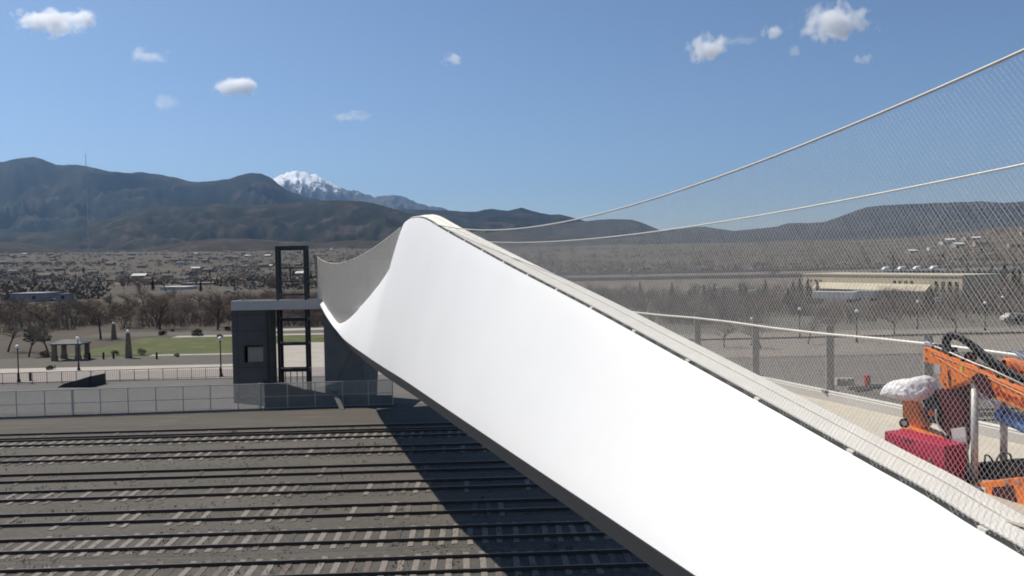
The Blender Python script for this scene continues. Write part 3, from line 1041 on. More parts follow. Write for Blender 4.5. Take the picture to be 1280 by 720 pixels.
fa = atz(0, 522.5)
fsk = 0.093
fn = empty('chain_link_fence', (0, 0, 0), 0, 'galvanised chain link fence with grey posts along the pale dirt strip', 'fence')
fy0 = fa.y - fsk * fa.x
def fpos(x): return Vector((x, fy0 + fsk * x, 0))
FH = 2.0
pm = MB(); pm.tube([(0, 0, -0.1), (0, 0, FH + 0.04)], 0.038, 8); me_fp = pm.mesh('post', m_galv)
pm = MB(); pm.tube([(0, 0, -0.1), (0, 0, FH + 0.05)], 0.085, 8); me_fp2 = pm.mesh('post', m_galv)
fx = [atz(q, 520 - q * 0.03).x for q in (-107, -73, -39, -5, 29.5, 64, 98, 132, 166, 200, 233.6, 267, 301, 328, 362, 396, 430, 462, 492)]
for i, x in enumerate(fx):
    link('post', me_fp2 if i in (6, 13) else me_fp, fn, fpos(x))
for nm, z, r in (('top_rail', FH, 0.034), ('mid_rail', 0.98, 0.026), ('bottom_rail', 0.07, 0.03)):
    mb = MB(); mb.tube([fpos(fx[0]) + Vector((0, 0, z)), fpos(fx[-1]) + Vector((0, 0, z))], r, 6)
    mb.build(nm, m_galv, fn)
mb = MB(); wire_panel(mb, fx[0], fx[-1], 0.05, FH, 0.062, 0.0062, fsk)
mb.v = [(x, y + fy0, z) for x, y, z in mb.v]
mb.build('wire_mesh', m_galv, fn, fix=False)
sc_ = MB()  # dark sheet behind the wire, standing in for the shadow at the pier foot
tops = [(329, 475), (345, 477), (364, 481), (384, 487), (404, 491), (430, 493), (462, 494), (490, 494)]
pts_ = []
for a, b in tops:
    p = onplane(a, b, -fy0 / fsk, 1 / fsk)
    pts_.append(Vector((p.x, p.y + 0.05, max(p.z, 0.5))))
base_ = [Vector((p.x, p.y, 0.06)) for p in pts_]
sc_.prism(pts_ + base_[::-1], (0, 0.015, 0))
sc_.build('painted_shadow_sheet', m_frame, fn)
kb = MB(); kb.obox(fpos((fx[0] + fx[-1]) / 2) + Vector((0, -0.22, 0.03)), ((fx[-1] - fx[0]) / 2, fsk * (fx[-1] - fx[0]) / 2, 0), (0, 0.07, 0), (0, 0, 0.05))
tag(kb.build('fence_kerb', m_dkconc), kind='structure')

# black railing behind it
rg = empty('railing', (0, 0, 0), 0, 'thin dark metal railing crossing the pinkish terrace behind the chain link fence', 'railing')
A, Bq = atz(-90, 484), atz(345, 470.5)
mb0 = MB()
nseg = 24
pt = MB(); pt.tube([(0, 0, 0), (0, 0, 1.12)], 0.028, 6); me_rp = pt.mesh('post', m_frame)
for i in range(nseg + 1):
    link('post', me_rp, rg, A.lerp(Bq, i / nseg))
for z, r in ((1.12, 0.03), (0.14, 0.022)):
    mb = MB(); mb.tube([A + Vector((0, 0, z)), Bq + Vector((0, 0, z))], r, 6); mb.build('rail', m_frame, rg)
mb = MB()
n_ = 170
for i in range(n_):
    p = A.lerp(Bq, (i + 0.5) / n_)
    mb.tube([p + Vector((0, 0, 0.14)), p + Vector((0, 0, 1.12))], 0.009, 4, cap=False)
o = mb.build('baluster', m_frame, rg); o['kind'] = 'stuff'

# wedge-shaped dark skip/ramp by the railing
wd = empty('loading_ramp', (0, 0, 0), 0, 'dark wedge shaped ramp rising to the right behind the chain link fence', 'ramp')
q = [at(71.5, 484.5, 79), at(112, 483.5, 79), at(111, 470.8, 79), at(96, 475.5, 79), at(80, 479.5, 79)]
q = [Vector((p.x, 79, max(p.z, 0.02))) for p in q]
q[0].z = q[1].z = 0.02
mb = MB(); mb.prism(q, (0.4, 2.4, 0)); mb.build('body', m_frame, wd)
mb = MB(); mb.box((q[2].x + 0.06, 79.1, 0.0), (q[2].x + 0.2, 79.25, q[2].z + 0.05)); mb.build('leg', m_frame, wd)

# ------------------------------------------------------------------ lamps
def lamp_meshes():
    p = MB()
    p.lathe([(0.17, 0), (0.17, 0.25), (0.11, 0.32), (0.10, 0.8), (0.065, 0.9), (0.05, 3.3), (0.07, 3.34), (0.11, 3.40), (0.11, 3.44)], 10)
    g = MB()
    g.lathe([(0.09, 3.44)] + [(0.21 * math.sin(a), 3.63 - 0.21 * math.cos(a)) for a in np.linspace(0.45, 3.05, 9)], 12)
    f_ = MB()
    f_.lathe([(0.03, 3.84), (0.03, 3.9), (0.005, 4.0)], 8)
    return p.mesh('pole', m_lamp, False), g.mesh('globe', m_globe, True), f_.mesh('finial', m_lamp)


LM = lamp_meshes()


def street_lamp(px, py, lab, h, grp):
    b = atz(px, py)
    r = empty('street_lamp', b, 0, lab, 'street lamp', grp)
    r.scale = (h / 3.85,) * 3
    for nm, me in zip(('pole', 'globe', 'finial'), LM):
        link(nm, me, r)
    return r


G1, G2 = 'white globe street lamps in the park', 'street lamps along the parking lot'
street_lamp(23.5, 477.5, 'black lamp post with white globe standing left of the park pavilion', 3.75, G1)
street_lamp(98.5, 463, 'black lamp post with white globe in front of the park pavilion', 3.75, G1)
street_lamp(276.5, 471, 'slender black lamp post just left of the dark stair block', 4.1, G1)
for px, py, h, lab in ((999.7, 423, 4.25, 'lamp post leftmost of those along the parking lot'),
                       (1071, 428, 4.25, 'lamp post standing nearest, just left of the orange crane boom end'),
                       (1147, 411, 4.3, 'lamp post in front of the dark mass of trees by the long tan building'),
                       (1231.5, 413, 4.2, 'lamp post below the right end of the long tan building'),
                       (1253, 401, 4.1, 'lamp post rightmost, beside the small tan tower'),
                       (940, 432, 3.6, 'lamp post rising behind the bridge handrail at the first bare trees')):
    street_lamp(px, py, lab, h, G2)

# ------------------------------------------------------------------ pavilion, stone pillars, bins, shrubs
pc = atz(89, 449.5)
pv_ = empty('park_pavilion', pc, 0, 'small open park pavilion with slate roof on stone posts', 'pavilion')
pv_.scale = (0.82, 0.82, 0.85)
mb = MB()
W_, D_ = 2.35, 1.5
mb.add([(-W_, -D_, 2.25), (W_, -D_, 2.25), (W_, D_, 2.25), (-W_, D_, 2.25), (-W_, -D_, 2.42), (W_, -D_, 2.42), (W_, D_, 2.42), (-W_, D_, 2.42), (-1.2, 0, 2.95), (1.2, 0, 2.95)],
       [(0, 3, 2, 1), (0, 1, 5, 4), (1, 2, 6, 5), (2, 3, 7, 6), (3, 0, 4, 7), (4, 5, 9, 8), (5, 6, 9), (6, 7, 8, 9), (7, 4, 8)])
mb.build('roof', m_pav_roof, pv_)
for sx in (-1, 1):
    for sy in (-1, 1):
        mb = MB(); mb.box((sx * 1.75 - 0.3, sy * 1.35 - 0.22, 0), (sx * 1.75 + 0.3, sy * 1.35 + 0.22, 2.25))
        mb.box((sx * 1.75 - 0.38, sy * 1.35 - 0.3, -0.02), (sx * 1.75 + 0.38, sy * 1.35 + 0.3, 0.7))
        mb.build('post', m_stone, pv_)


def pillar(px, py, h, lab):
    b = atz(px, py)
    r = empty('stone_pillar', b, 0.2, lab, 'pillar', 'stone pillars beside the park lawn')
    mb = MB()
    a, c = 0.36, 0.2
    mb.add([(-a, -a, 0), (a, -a, 0), (a, a, 0), (-a, a, 0), (-c, -c, h), (c, -c, h), (c, c, h), (-c, c, h)], [(0, 3, 2, 1), (4, 5, 6, 7), (0, 1, 5, 4), (1, 2, 6, 5), (2, 3, 7, 6), (3, 0, 4, 7)])
    mb.build('shaft', m_stone, r)
    mb = MB(); mb.lathe([(0.1, h)] + [(0.2 * math.sin(t), h + 0.2 - 0.2 * math.cos(t)) for t in np.linspace(0.5, 3.05, 8)], 10)
    mb.build('globe', m_globe, r, smooth=True)


pillar(161, 447.5, 3.1, 'tapered brown stone pillar with white globe at the edge of the green lawn')
pillar(142.5, 424, 2.3, 'tapered brown stone pillar on the far path left of the lawn')

bl = MB(); bl.lathe([(0.12, 0), (0.12, 0.75), (0.09, 0.85), (0.02, 0.9)], 10); me_bol = bl.mesh('bollard', m_lamp, True)
for px, py, lab in ((112, 449.5, 'short dark bollard on the path right of the park pavilion'), (129.5, 449, 'short dark bollard second right of the park pavilion'), (142, 448.5, 'short dark bollard just left of the tall stone pillar'), (196, 449, 'short dark bollard right of the tall stone pillar'), (38, 476, 'small dark bollard right of the lamp post in the terrace')):
    tag(link('bollard', me_bol, None, atz(px, py)), lab, 'bollard', 'bollards along the park path')


def shrub_mesh(seed, m, n=420, rx=1.0, rz=0.8, leaf=0.10):
    rnd = random.Random(seed)
    mb = MB()
    lobes = [(rnd.uniform(-0.6, 0.6) * rx, rnd.uniform(-0.6, 0.6) * rx, rnd.uniform(0.3, 0.8) * rz, rnd.uniform(0.3, 0.55)) for _ in range(7)]
    for _ in range(n):
        lx, ly, lz, lr = rnd.choice(lobes)
        v = Vector((rnd.gauss(0, 1), rnd.gauss(0, 1), rnd.gauss(0, 1))).normalized() * lr * rx * rnd.uniform(0.55, 1.05)
        c = Vector((lx, ly, lz)) + v
        if c.z < 0: c.z = rnd.uniform(0, 0.2)
        a = Vector((rnd.gauss(0, 1), rnd.gauss(0, 1), rnd.gauss(0, 1))).normalized() * leaf * rnd.uniform(0.6, 1.4)
        b = a.orthogonal().normalized() * leaf * 0.7
        mb.add([c - a, c + b, c + a, c - b], [(0, 1, 2, 3)])
    return mb.mesh('shrub', m)


SH = [shrub_mesh(11, m_shrub), shrub_mesh(12, m_needle), shrub_mesh(13, m_shrub, 300, 1.0, 1.1)]
for px, py, s, k_, lab in ((205, 419, 0.9, 1, 'dark clump of shrubs on the pale path left of the round bush'), (216.5, 414.5, 0.55, 0, 'little upright shrub on the upper park path'), (248, 419.5, 1.25, 1, 'wide round dark bush on the far path left of the stair block'),
                           (275, 422, 0.6, 0, 'small dark shrub between the round bush and the stair block'), (283, 413, 0.8, 1, 'dark shrub touching the stair block on the upper path'), (177, 444, 0.75, 2, 'slim dark shrub standing on the lawn right of the stone pillar'), (144, 443.5, 0.5, 2, 'small dark shrub on the lawn left of the stone pillar'),
                           (222, 446, 0.5, 0, 'low dark shrub at the near edge of the green lawn'), (49, 425, 2.6, 1, 'large dark evergreen shrub behind the park pavilion'), (63, 462, 0.5, 0, 'low shrub in the dormant bed before the pavilion'), (58, 446, 0.9, 0, 'dry shrub left of the pavilion posts')):
    o = link('shrub', SH[k_], None, atz(px, py), random.uniform(0, 6), (s, s, s))
    tag(o, lab, 'shrub', 'shrubs around the park lawn')

# ------------------------------------------------------------------ trees
def bare_tree(seed, twig, height=8.0, spread=1.0, levels=4):
    rnd = random.Random(seed)
    tk, cr = MB(), MB()

    def grow(p, d, L, r, lv):
        q = p
        pts, rs = [p], [r]
        seg = 3
        for i in range(seg):
            d = (d + Vector((rnd.gauss(0, 0.12), rnd.gauss(0, 0.12), rnd.gauss(0.02, 0.08)))).normalized()
            q = q + d * (L / seg)
            pts.append(q); rs.append(r * (1 - 0.45 * (i + 1) / seg))
        (tk if lv <= 1 else cr).tube(pts, rs, 6 if lv == 0 else 3, cap=(lv == 0))
        if lv >= levels: return
        nb = (6, 5, 4, 4)[min(lv, 3)]
        for b in range(nb):
            t = rnd.uniform(0.35, 1.0) if lv else rnd.uniform(0.5, 1.0)
            k_ = min(int(t * seg), seg - 1)
            bp = pts[k_].lerp(pts[k_ + 1], t * seg - k_)
            az = rnd.uniform(0, 2 * math.pi)
            o_ = Vector((math.cos(az), math.sin(az), 0))
            nd = (d * rnd.uniform(0.45, 1.0) + o_ * rnd.uniform(0.5, 1.0) * spread).normalized()
            grow(bp, nd, L * rnd.uniform(0.55, 0.78), max(r * 0.5, 0.012), lv + 1)
    grow(Vector((0, 0, 0)), Vector((0, 0, 1)), height * 0.40, height * 0.022, 0)
    return tk.mesh('trunk', m_bark), cr.mesh('crown', twig)


def pine(seed, h=9.0):
    rnd = random.Random(seed)
    tk, cr = MB(), MB()
    tk.tube([(0, 0, 0), (0.05, 0, h * 0.6), (0, 0, h)], [h * 0.02, h * 0.013, 0.02], 6)
    for _ in range(1500):
        t = rnd.random() ** 0.8
        z = h * (0.10 + 0.9 * t)
        rr = h * 0.20 * (1 - t) ** 0.85 * rnd.uniform(0.25, 1.1) * (0.8 + 0.3 * math.sin(t * 40))
        az = rnd.uniform(0, 6.283)
        c = Vector((rr * math.cos(az), rr * math.sin(az), z))
        a = Vector((math.cos(az), math.sin(az), -0.35 + rnd.gauss(0, 0.3))).normalized() * h * 0.035
        b = a.cross(Vector((0, 0, 1))).normalized() * h * 0.012 + Vector((0, 0, rnd.uniform(-0.02, 0.02) * h))
        cr.add([c - a, c + b, c + a, c - b], [(0, 1, 2, 3)])
    return tk.mesh('trunk', m_bark), cr.mesh('crown', m_needle)


BT = [bare_tree(21, m_twig), bare_tree(22, m_twig, 8, 1.2), bare_tree(23, m_twig2, 8, 0.9), bare_tree(24, m_twig, 8, 1.1), bare_tree(25, m_twig2, 8, 1.3)]
PT = [pine(31), pine(32)]


def tree(kind, p, s, lab, grp, nm='bare_tree', zs=1.0):
    r = empty(nm, p, random.uniform(0, 6.28), lab, 'tree', grp)
    r.scale = (s, s, s * zs)
    link('trunk', kind[0], r)
    link('crown', kind[1], r)
    return r


def gpt(px, Y, dz=0.0):
    X = (px - 640) / F * Y
    return Vector((X, Y, ground_z(X, Y) + dz))


rnd = random.Random(5)
# the bare thicket along the creek, beyond the park
for i in range(125):
    Y = rnd.uniform(152, 250)
    px = rnd.uniform(-60, 400)
    if px < 125 and 205 < Y < 262: Y = rnd.uniform(152, 203)
    tree(rnd.choice(BT), gpt(px, Y), rnd.uniform(0.40, 0.88), 'leafless brown tree in the thicket along the creek beyond the park', 'bare trees of the creek thicket')
for px, py, s, k_, lab in ((126, 424, 1.1, 1, 'leafless tree with a dark forked trunk beside the far path'), (200, 412, 1.25, 3, 'biggest leafless tree left of the round dark bush'), (272, 412, 1.2, 0, 'leafless reddish tree just left of the stair block'),
                           (36, 446, 0.75, 2, 'grey leafless tree between the left lamp post and the pavilion'), (10, 440, 0.8, 4, 'grey leafless tree at the left edge of the park'), (60, 440, 0.7, 2, 'grey leafless tree directly behind the pavilion')):
    tree(BT[k_], atz(px, py), s, lab, 'bare trees in the park')
# parking lot trees on the right
for px, py, s, k_, lab in ((1118, 417.5, 0.62, 1, 'leafless young tree in the kerb bed below the tan building middle'), (1194, 415.5, 0.66, 3, 'leafless young tree just above the crane hose'), (1040.5, 419.5, 0.62, 0, 'leafless young tree above the wide bronze rail post'),
                           (1010, 430, 0.6, 4, 'leafless young tree left of the nearest lot lamp post'), (951, 436, 0.6, 2, 'leafless young tree behind the narrow bronze rail post'), (905, 434, 0.6, 1, 'leafless young tree leftmost along the lot kerb'), (1262, 409, 0.62, 0, 'leafless young tree near the right edge of the lot')):
    tree(BT[k_], atz(px, py), s, lab, 'young trees along the parking lot')
for i in range(105):
    Y = rnd.uniform(135, 240)
    px = rnd.uniform(690, 1330)
    if 1030 < px < 1215 and Y > 165: Y = rnd.uniform(135, 165)
    s = rnd.uniform(0.45, 0.85) * (0.72 if 1000 < px < 1215 else 1)
    if 1012 < px < 1098: Y, s = rnd.uniform(135, 150), s * 0.7
    tree(rnd.choice(BT), gpt(px, Y), s, 'leafless brown tree among the woods beyond the parking lot', 'bare trees beyond the parking lot')
for px, Y, s in ((1165, 160, 0.5), (1158, 158, 0.42), (1000, 205, 0.62), (1010, 215, 0.6), (880, 200, 0.5), (862, 190, 0.45), (1225, 230, 0.75), (1240, 240, 0.8), (1256, 260, 0.9), (1268, 250, 0.8), (1210, 300, 0.8), (1275, 230, 0.7), (868, 210, 0.4), (893, 225, 0.45), (905, 200, 0.42), (925, 215, 0.5), (948, 205, 0.42), (957, 225, 0.55), (985, 190, 0.4), (992, 222, 0.5), (1014, 205, 0.42), (840, 230, 0.5), (800, 240, 0.5), (1022, 230, 0.5)):
    tree(rnd.choice(PT), gpt(px, Y), s, 'dark conical evergreen among bare trees right of the bridge', 'evergreens right of the bridge', 'evergreen_tree')
for i in range(22):
    Y = rnd.uniform(300, 900)
    px = rnd.choice([rnd.uniform(-40, 420), rnd.uniform(-40, 420), rnd.uniform(1120, 1320)])
    tree(rnd.choice(PT), gpt(px, Y), rnd.uniform(0.5, 0.9), 'far dark evergreen on the valley floor before the mountains', 'far evergreens of the valley', 'evergreen_tree')
for i in range(70):
    Y = rnd.uniform(280, 700)
    px = rnd.choice([rnd.uniform(-40, 430), rnd.uniform(680, 1320)])
    tree(rnd.choice(BT), gpt(px, Y), rnd.uniform(0.8, 1.4), 'far leafless tree on the valley floor before the mountains', 'far bare trees of the valley')


def brush(name, n, Y0, Y1, p0, p1, seed, m, lab):
    rnd = random.Random(seed)
    mb = MB()
    for _ in range(n):
        p = gpt(rnd.uniform(p0, p1), rnd.uniform(Y0, Y1))
        if noise.noise(Vector((p.x / 14, p.y / 25, seed))) < -0.1: continue
        if p.x < -90 and 208 < p.y < 262: continue
        h = rnd.uniform(1.2, 4.2)
        if 1005 < p.x / p.y * F + 640 < 1100: h *= 0.45
        for _ in range(9):
            q = p + Vector((rnd.uniform(-0.9, 0.9), rnd.uniform(-0.9, 0.9), 0))
            t = q + Vector((rnd.gauss(0, 0.22) * h, rnd.gauss(0, 0.22) * h, h * rnd.uniform(0.6, 1.0)))
            mb.tube([q, t], [0.03, 0.012], 3, cap=False)
            for _ in range(2):
                b = q.lerp(t, rnd.uniform(0.4, 0.9))
                mb.tube([b, b + Vector((rnd.gauss(0, 0.3) * h, rnd.gauss(0, 0.3) * h, h * rnd.uniform(0.1, 0.35)))], [0.018, 0.008], 3, cap=False)
    o = mb.build(name, m, fix=False)
    return tag(o, lab, 'brush', kind='stuff')


brush('brush', 2400, 150, 262, -70, 420, 51, m_twig, 'tangled bare brush filling the thicket along the creek')
brush('brush', 2400, 136, 240, 660, 1340, 52, m_twig2, 'tangled bare brush under the woods beyond the parking lot')


def scrub_mass(name, n, Y0, Y1, p0, p1, seed, m, smin=2.0, smax=5.0):
    rnd = random.Random(seed)
    mb = MB()
    for _ in range(n):
        Y = Y0 * (Y1 / Y0) ** rnd.random()
        p = gpt(rnd.uniform(p0, p1), Y)
        if noise.noise(Vector((p.x / 130, p.y / 220, seed))) < -0.12: continue
        h = rnd.uniform(smin, smax)
        for _ in range(20):
            c = p + Vector((rnd.gauss(0, h) * 0.42, rnd.gauss(0, h) * 0.35, abs(rnd.gauss(0.4, 0.28)) * h))
            a = Vector((rnd.gauss(0, 1), rnd.gauss(0, 1), rnd.gauss(0, 1))).normalized() * h * rnd.uniform(0.12, 0.28)
            b = a.orthogonal().normalized() * h * rnd.uniform(0.09, 0.2)
            mb.add([c - a, c + b, c + a, c - b], [(0, 1, 2, 3)])
    o = mb.build(name, m, fix=False)
    return tag(o, 'far mass of bare woods and scrub covering the valley floor', 'woods', kind='stuff')


scrub_mass('distant_woods', 7000, 300, 3200, -120, 700, 3, m_twig2)
scrub_mass('distant_woods', 5000, 400, 2600, 640, 1400, 4, m_twig2)
scrub_mass('distant_pines', 550, 500, 3000, -120, 1400, 6, m_needle, 2, 5)

# ------------------------------------------------------------------ buildings
def house_proto(wall, roof, w_, d_, h_, rh, hip=0.0):
    a, b = MB(), MB()
    a.box((-w_ / 2, -d_ / 2, -1.5), (w_ / 2, d_ / 2, h_))
    a.add([(-w_ / 2, -d_ / 2, h_), (-w_ / 2, d_ / 2, h_), (-w_ / 2 * 0.999, 0, h_ + rh * 0.92), (w_ / 2, -d_ / 2, h_), (w_ / 2, d_ / 2, h_), (w_ / 2 * 0.999, 0, h_ + rh * 0.92)], [(0, 2, 1), (3, 4, 5)])
    o_ = 0.4
    for s in (-1, 1):
        p = [(-w_ / 2 - o_, s * (d_ / 2 + o_), h_ - 0.15), (w_ / 2 + o_, s * (d_ / 2 + o_), h_ - 0.15), (w_ / 2 + o_, 0, h_ + rh), (-w_ / 2 - o_, 0, h_ + rh)]
        b.prism(p, (0, 0, 0.18))
    ws = []
    for x in (-w_ * 0.28, w_ * 0.24):
        c = MB(); c.box((x - 0.8, -d_ / 2 - 0.05, 1.0), (x + 0.8, -d_ / 2 + 0.02, 2.3)); ws.append(c.mesh('window', m_glass))
    return a.mesh('wall', wall), b.mesh('roof', roof), ws


HP = {'white': house_proto(m_wall_w, m_roof_g, 13, 9, 3.4, 2.2), 'beige': house_proto(m_wall_t, m_roof_b, 14, 10, 3.6, 2.4), 'lilac': house_proto(m_wall_l, m_roof_g, 12, 9, 4.6, 2.0), 'pale roofed': house_proto(m_wall_t, m_wall_w, 13, 10, 3.0, 2.0)}


def house(kind, p, rz, s, lab, grp, detail=True):
    r = empty('house', p, rz, lab, 'house', grp)
    r.scale = (s, s, s)
    wl_, rf_, ws = HP[kind]
    link('wall', wl_, r)
    link('roof', rf_, r)
    if detail:
        for me in ws: link('window', me, r)
    return r


rnd = random.Random(77)
for i in range(115):
    k_ = rnd.choice(['white', 'beige', 'beige', 'beige', 'beige', 'pale roofed', 'lilac'])
    px = rnd.choice([rnd.uniform(-60, 200), rnd.uniform(0, 480), rnd.uniform(200, 420)])
    Y = rnd.uniform(620, 2900)
    house(k_, gpt(px, Y), rnd.uniform(-0.5, 0.5), rnd.uniform(0.6, 0.95), 'tiny far %s house in the town below the left mountains' % k_, 'far %s houses of the town' % k_, False)
for i in range(22):
    k_ = rnd.choice(['white', 'beige', 'lilac', 'pale roofed'])
    house(k_, gpt(rnd.uniform(1130, 1330), rnd.uniform(650, 1300)), rnd.uniform(-0.5, 0.5), rnd.uniform(0.7, 1.0), 'tiny far %s house on the brown rise at right' % k_, 'far %s houses on the right rise' % k_, False)


def shed(name, px0, px1, pyt, Y, dep, m, lab, cat, roof=None, z0=-0.3):
    a, b = at(px0, pyt, Y), at(px1, pyt, Y)
    g = min(ground_z(a.x, Y), ground_z(b.x, Y))
    r = empty(name, ((a.x + b.x) / 2, Y, g), 0, lab, cat)
    hw, h = (b.x - a.x) / 2, max((a.z + b.z) / 2 - g, 1.0)
    mb = MB(); mb.box((-hw, 0, -1.5), (hw, dep, h - 0.25)); mb.build('wall', m, r)
    mb = MB(); mb.box((-hw - 0.25, -0.3, h - 0.25), (hw + 0.25, dep + 0.3, h)); mb.build('roof', roof or m_roof_g, r)
    nw = max(2, int(hw / 2.2))
    for i in range(nw):
        x = -hw + 2 * hw * (i + 0.5) / nw
        if i % 3 == 1:
            mb = MB(); mb.box((x - 0.55, -0.03, 0.9), (x + 0.55, 0.0, min(2.0, h - 0.5))); mb.build('window', m_glass, r)
    return r


shed('storage_building', 12.5, 52, 366.5, 285, 12, m_wall_l, 'long low lilac grey building at the far edge of the meadow', 'building', m_wall_l)
shed('storage_shed', 71, 80.5, 367.5, 280, 6, m_wall_l, 'small lilac grey shed right of the long low building', 'shed')
shed('warehouse', 200, 216, 358.5, 420, 16, m_wall_w, 'white flat building left one of the pair on the valley floor', 'building', m_wall_w)
shed('warehouse', 217, 232, 358.5, 420, 16, m_wall_w, 'white flat building right one of the pair on the valley floor', 'building', m_wall_w)
shed('warehouse', 226, 264, 353.5, 560, 16, m_wall_t, 'long beige flat building behind the pair of white buildings', 'building', m_wall_t)
shed('warehouse', 388, 397, 352.5, 520, 14, m_wall_w, 'white flat building seen just left of the bridge mesh', 'building', m_wall_w)
shed('warehouse', 350, 367, 353.0, 540, 14, m_wall_w, 'white flat building seen through the steel lift frame', 'building', m_wall_w)
shed('market_hall', 356, 382, 402, 190, 8, m_roof_b, 'low brown hall with red awning seen through the steel lift frame', 'building', m_red)


# long tan building with roof ventilators
tbY = 232
TR_ = Vector((at(1203, 345, 200).x, 200, 0))
TD_ = Vector((0.43, -0.903, 0))
tb_ = empty('tan_building', TR_ - TD_ * 25.5, math.atan2(TD_.y, TD_.x), 'long tan building with rows of dark windows beyond the parking lot', 'building')
hw = 25.5
zt = at(1203, 345.5, 200).z
zb_ = -0.3
mb = MB()
mb.box((-hw, 0, zb_), (hw, 14, zt))
mb.build('wall', m_tan, tb_)
mb = MB(); mb.box((-hw - 0.15, -0.25, zt), (hw + 0.15, 14.2, zt + 0.35)); mb.build('parapet', m_tanroof, tb_)
aw = MB()
ax0, ax1 = -hw + 5.5, hw - 8.5
za0, za1 = zt - 2.1, zt - 3.7
aw.prism([(ax0, -0.02, za0), (ax1, -0.02, za0), (ax1, -2.2, za1), (ax0, -2.2, za1)], (0, 0, -0.15))
aw.build('awning', m_tanroof, tb_)
wm = MB(); wm.box((-0.5, -0.06, -0.6), (0.5, 0.02, 0.6)); me_w = wm.mesh('window', m_glass)
for rz_, hh in ((zt - 1.9, 1), (zt - 3.3, 1)):
    for i in range(4):
        link('window', me_w, tb_, (hw - 7.0 + i * 1.85, 0, rz_))
for i in range(4):
    link('window', me_w, tb_, (hw - 19.2 + i * 1.7, 0, zt - 1.6), 0, (0.8, 1, 0.55))
for i in range(3):
    link('window', me_w, tb_, (-hw + 3.0 + i * 1.8, 0, zt - 1.7), 0, (0.8, 1, 0.55))
# dark-roofed hall behind with its ventilators
vY = 262
hl = empty('workshop_hall', (at(1140, 340, vY).x, vY, 0), 0, 'dark roofed workshop hall behind the tan building', 'building')
zr = at(1140, 338.5, vY).z
hw2 = (at(1172, 340, vY).x - at(1106, 340, vY).x) / 2
mb = MB(); mb.box((-hw2, 0, -0.3), (hw2, 10, zr - 0.4)); mb.build('wall', m_roof_g, hl)
mb = MB(); mb.box((-hw2 - 0.3, -0.3, zr - 0.4), (hw2 + 0.3, 10.3, zr)); mb.build('roof', m_roof_g, hl)
for px in (1109, 1128.5, 1148, 1169):
    x = at(px, 335, vY).x - hl.location.x
    vt = MB()
    vt.box((x - 0.35, 0.6, zr), (x + 0.35, 1.6, zr + 0.55))
    a = vt.build('ventilator', m_galv, hl)
    hd = MB(); hd.prism([(x - 1.05, 0.3, zr + 0.55), (x + 0.75, 0.3, zr + 0.55), (x + 1.05, 0.3, zr + 1.35), (x - 0.4, 0.3, zr + 1.25)], (0, 1.5, 0.1))
    hd.build('hood', m_globe, a)
mb = MB(); mb.tube([(at(1122, 335, vY).x - hl.location.x, 3, zr), (at(1122, 335, vY).x - hl.location.x, 3, zr + 5.2)], 0.3, 8)
mb.build('chimney', m_frame, hl)
tt = at(1262, 361, 215)
tm = MB(); tm.box((tt.x - 0.75, 215, -0.2), (tt.x + 0.75, 216.5, tt.z)); tm.box((tt.x - 0.85, 214.9, tt.z), (tt.x + 0.85, 216.6, tt.z + 0.2))
tag(tm.build('utility_tower', m_tan), 'narrow tan tower at the right edge beyond the lot', 'tower')

# pale trailers and vans in the woods
def trailer(px0, px1, pyt, pyb, Y, lab, m, grp=None):
    a, b = at(px0, pyt, Y), at(px1, pyb, Y)
    r = empty('box_trailer', ((a.x + b.x) / 2, Y, 0), R(-42), lab, 'trailer', grp)
    hw = (b.x - a.x) / 2 * (1.2 if px1 - px0 > 15 else 0.8)
    base = 0.9
    h = max(a.z, 2.6)
    mb = MB(); mb.box((-hw, 0, base), (hw, 2.6, h)); mb.build('body', m, r, bevel=0.06)
    n = max(2, int(hw / 0.55))
    mb = MB()
    for i in range(n):
        x = -hw + 2 * hw * (i + 0.5) / n
        mb.box((x - 0.04, -0.05, base + 0.05), (x + 0.04, -0.002, h - 0.05))
    mb.build('corrugation', m_galv, r)
    for x in ((-hw * 0.7, hw * 0.7)):
        for y in (0.3, 2.3):
            w_ = MB(); w_.tube([(x, y - 0.14, 0.45), (x, y + 0.14, 0.45)], 0.45, 12); w_.build('wheel', m_black, r)


GT = 'pale trailers among the woods beyond the lot'
trailer(1019, 1064, 367.5, 380, 196, 'long pale ribbed trailer below the left end of the tan building', m_wall_w, GT)
trailer(1068, 1091, 368, 380, 198, 'shorter grey ribbed trailer right of the long pale one', m_wall_l, GT)
trailer(969, 982.5, 367, 378, 200, 'white trailer end beside the dark evergreens', m_wall_w, GT)
trailer(933.5, 941, 367, 374, 215, 'narrow white trailer end third from left in the woods', m_wall_w, GT)
trailer(915, 921.5, 366.5, 372, 225, 'narrow white trailer end second from left in the woods', m_wall_w, GT)
trailer(889.5, 895.5, 366, 371, 235, 'narrow white trailer end leftmost in the woods', m_wall_w, GT)

sgn = empty('road_sign', gpt(1173, 152), 0, 'small white bordered sign on a post below the tan windows', 'sign')
zc = at(1173, 374, 152).z
mb = MB(); mb.tube([(0, 0.05, 0), (0, 0.05, zc - 0.3)], 0.06, 6); mb.build('post', m_galv, sgn)
mb = MB(); mb.box((-0.5, -0.03, zc - 0.35), (0.5, 0.03, zc + 0.35)); pn = mb.build('panel', m_globe, sgn)
mb = MB(); mb.box((-0.33, -0.045, zc - 0.18), (0.33, -0.031, zc + 0.18)); mb.build('inset', m_bed, pn)


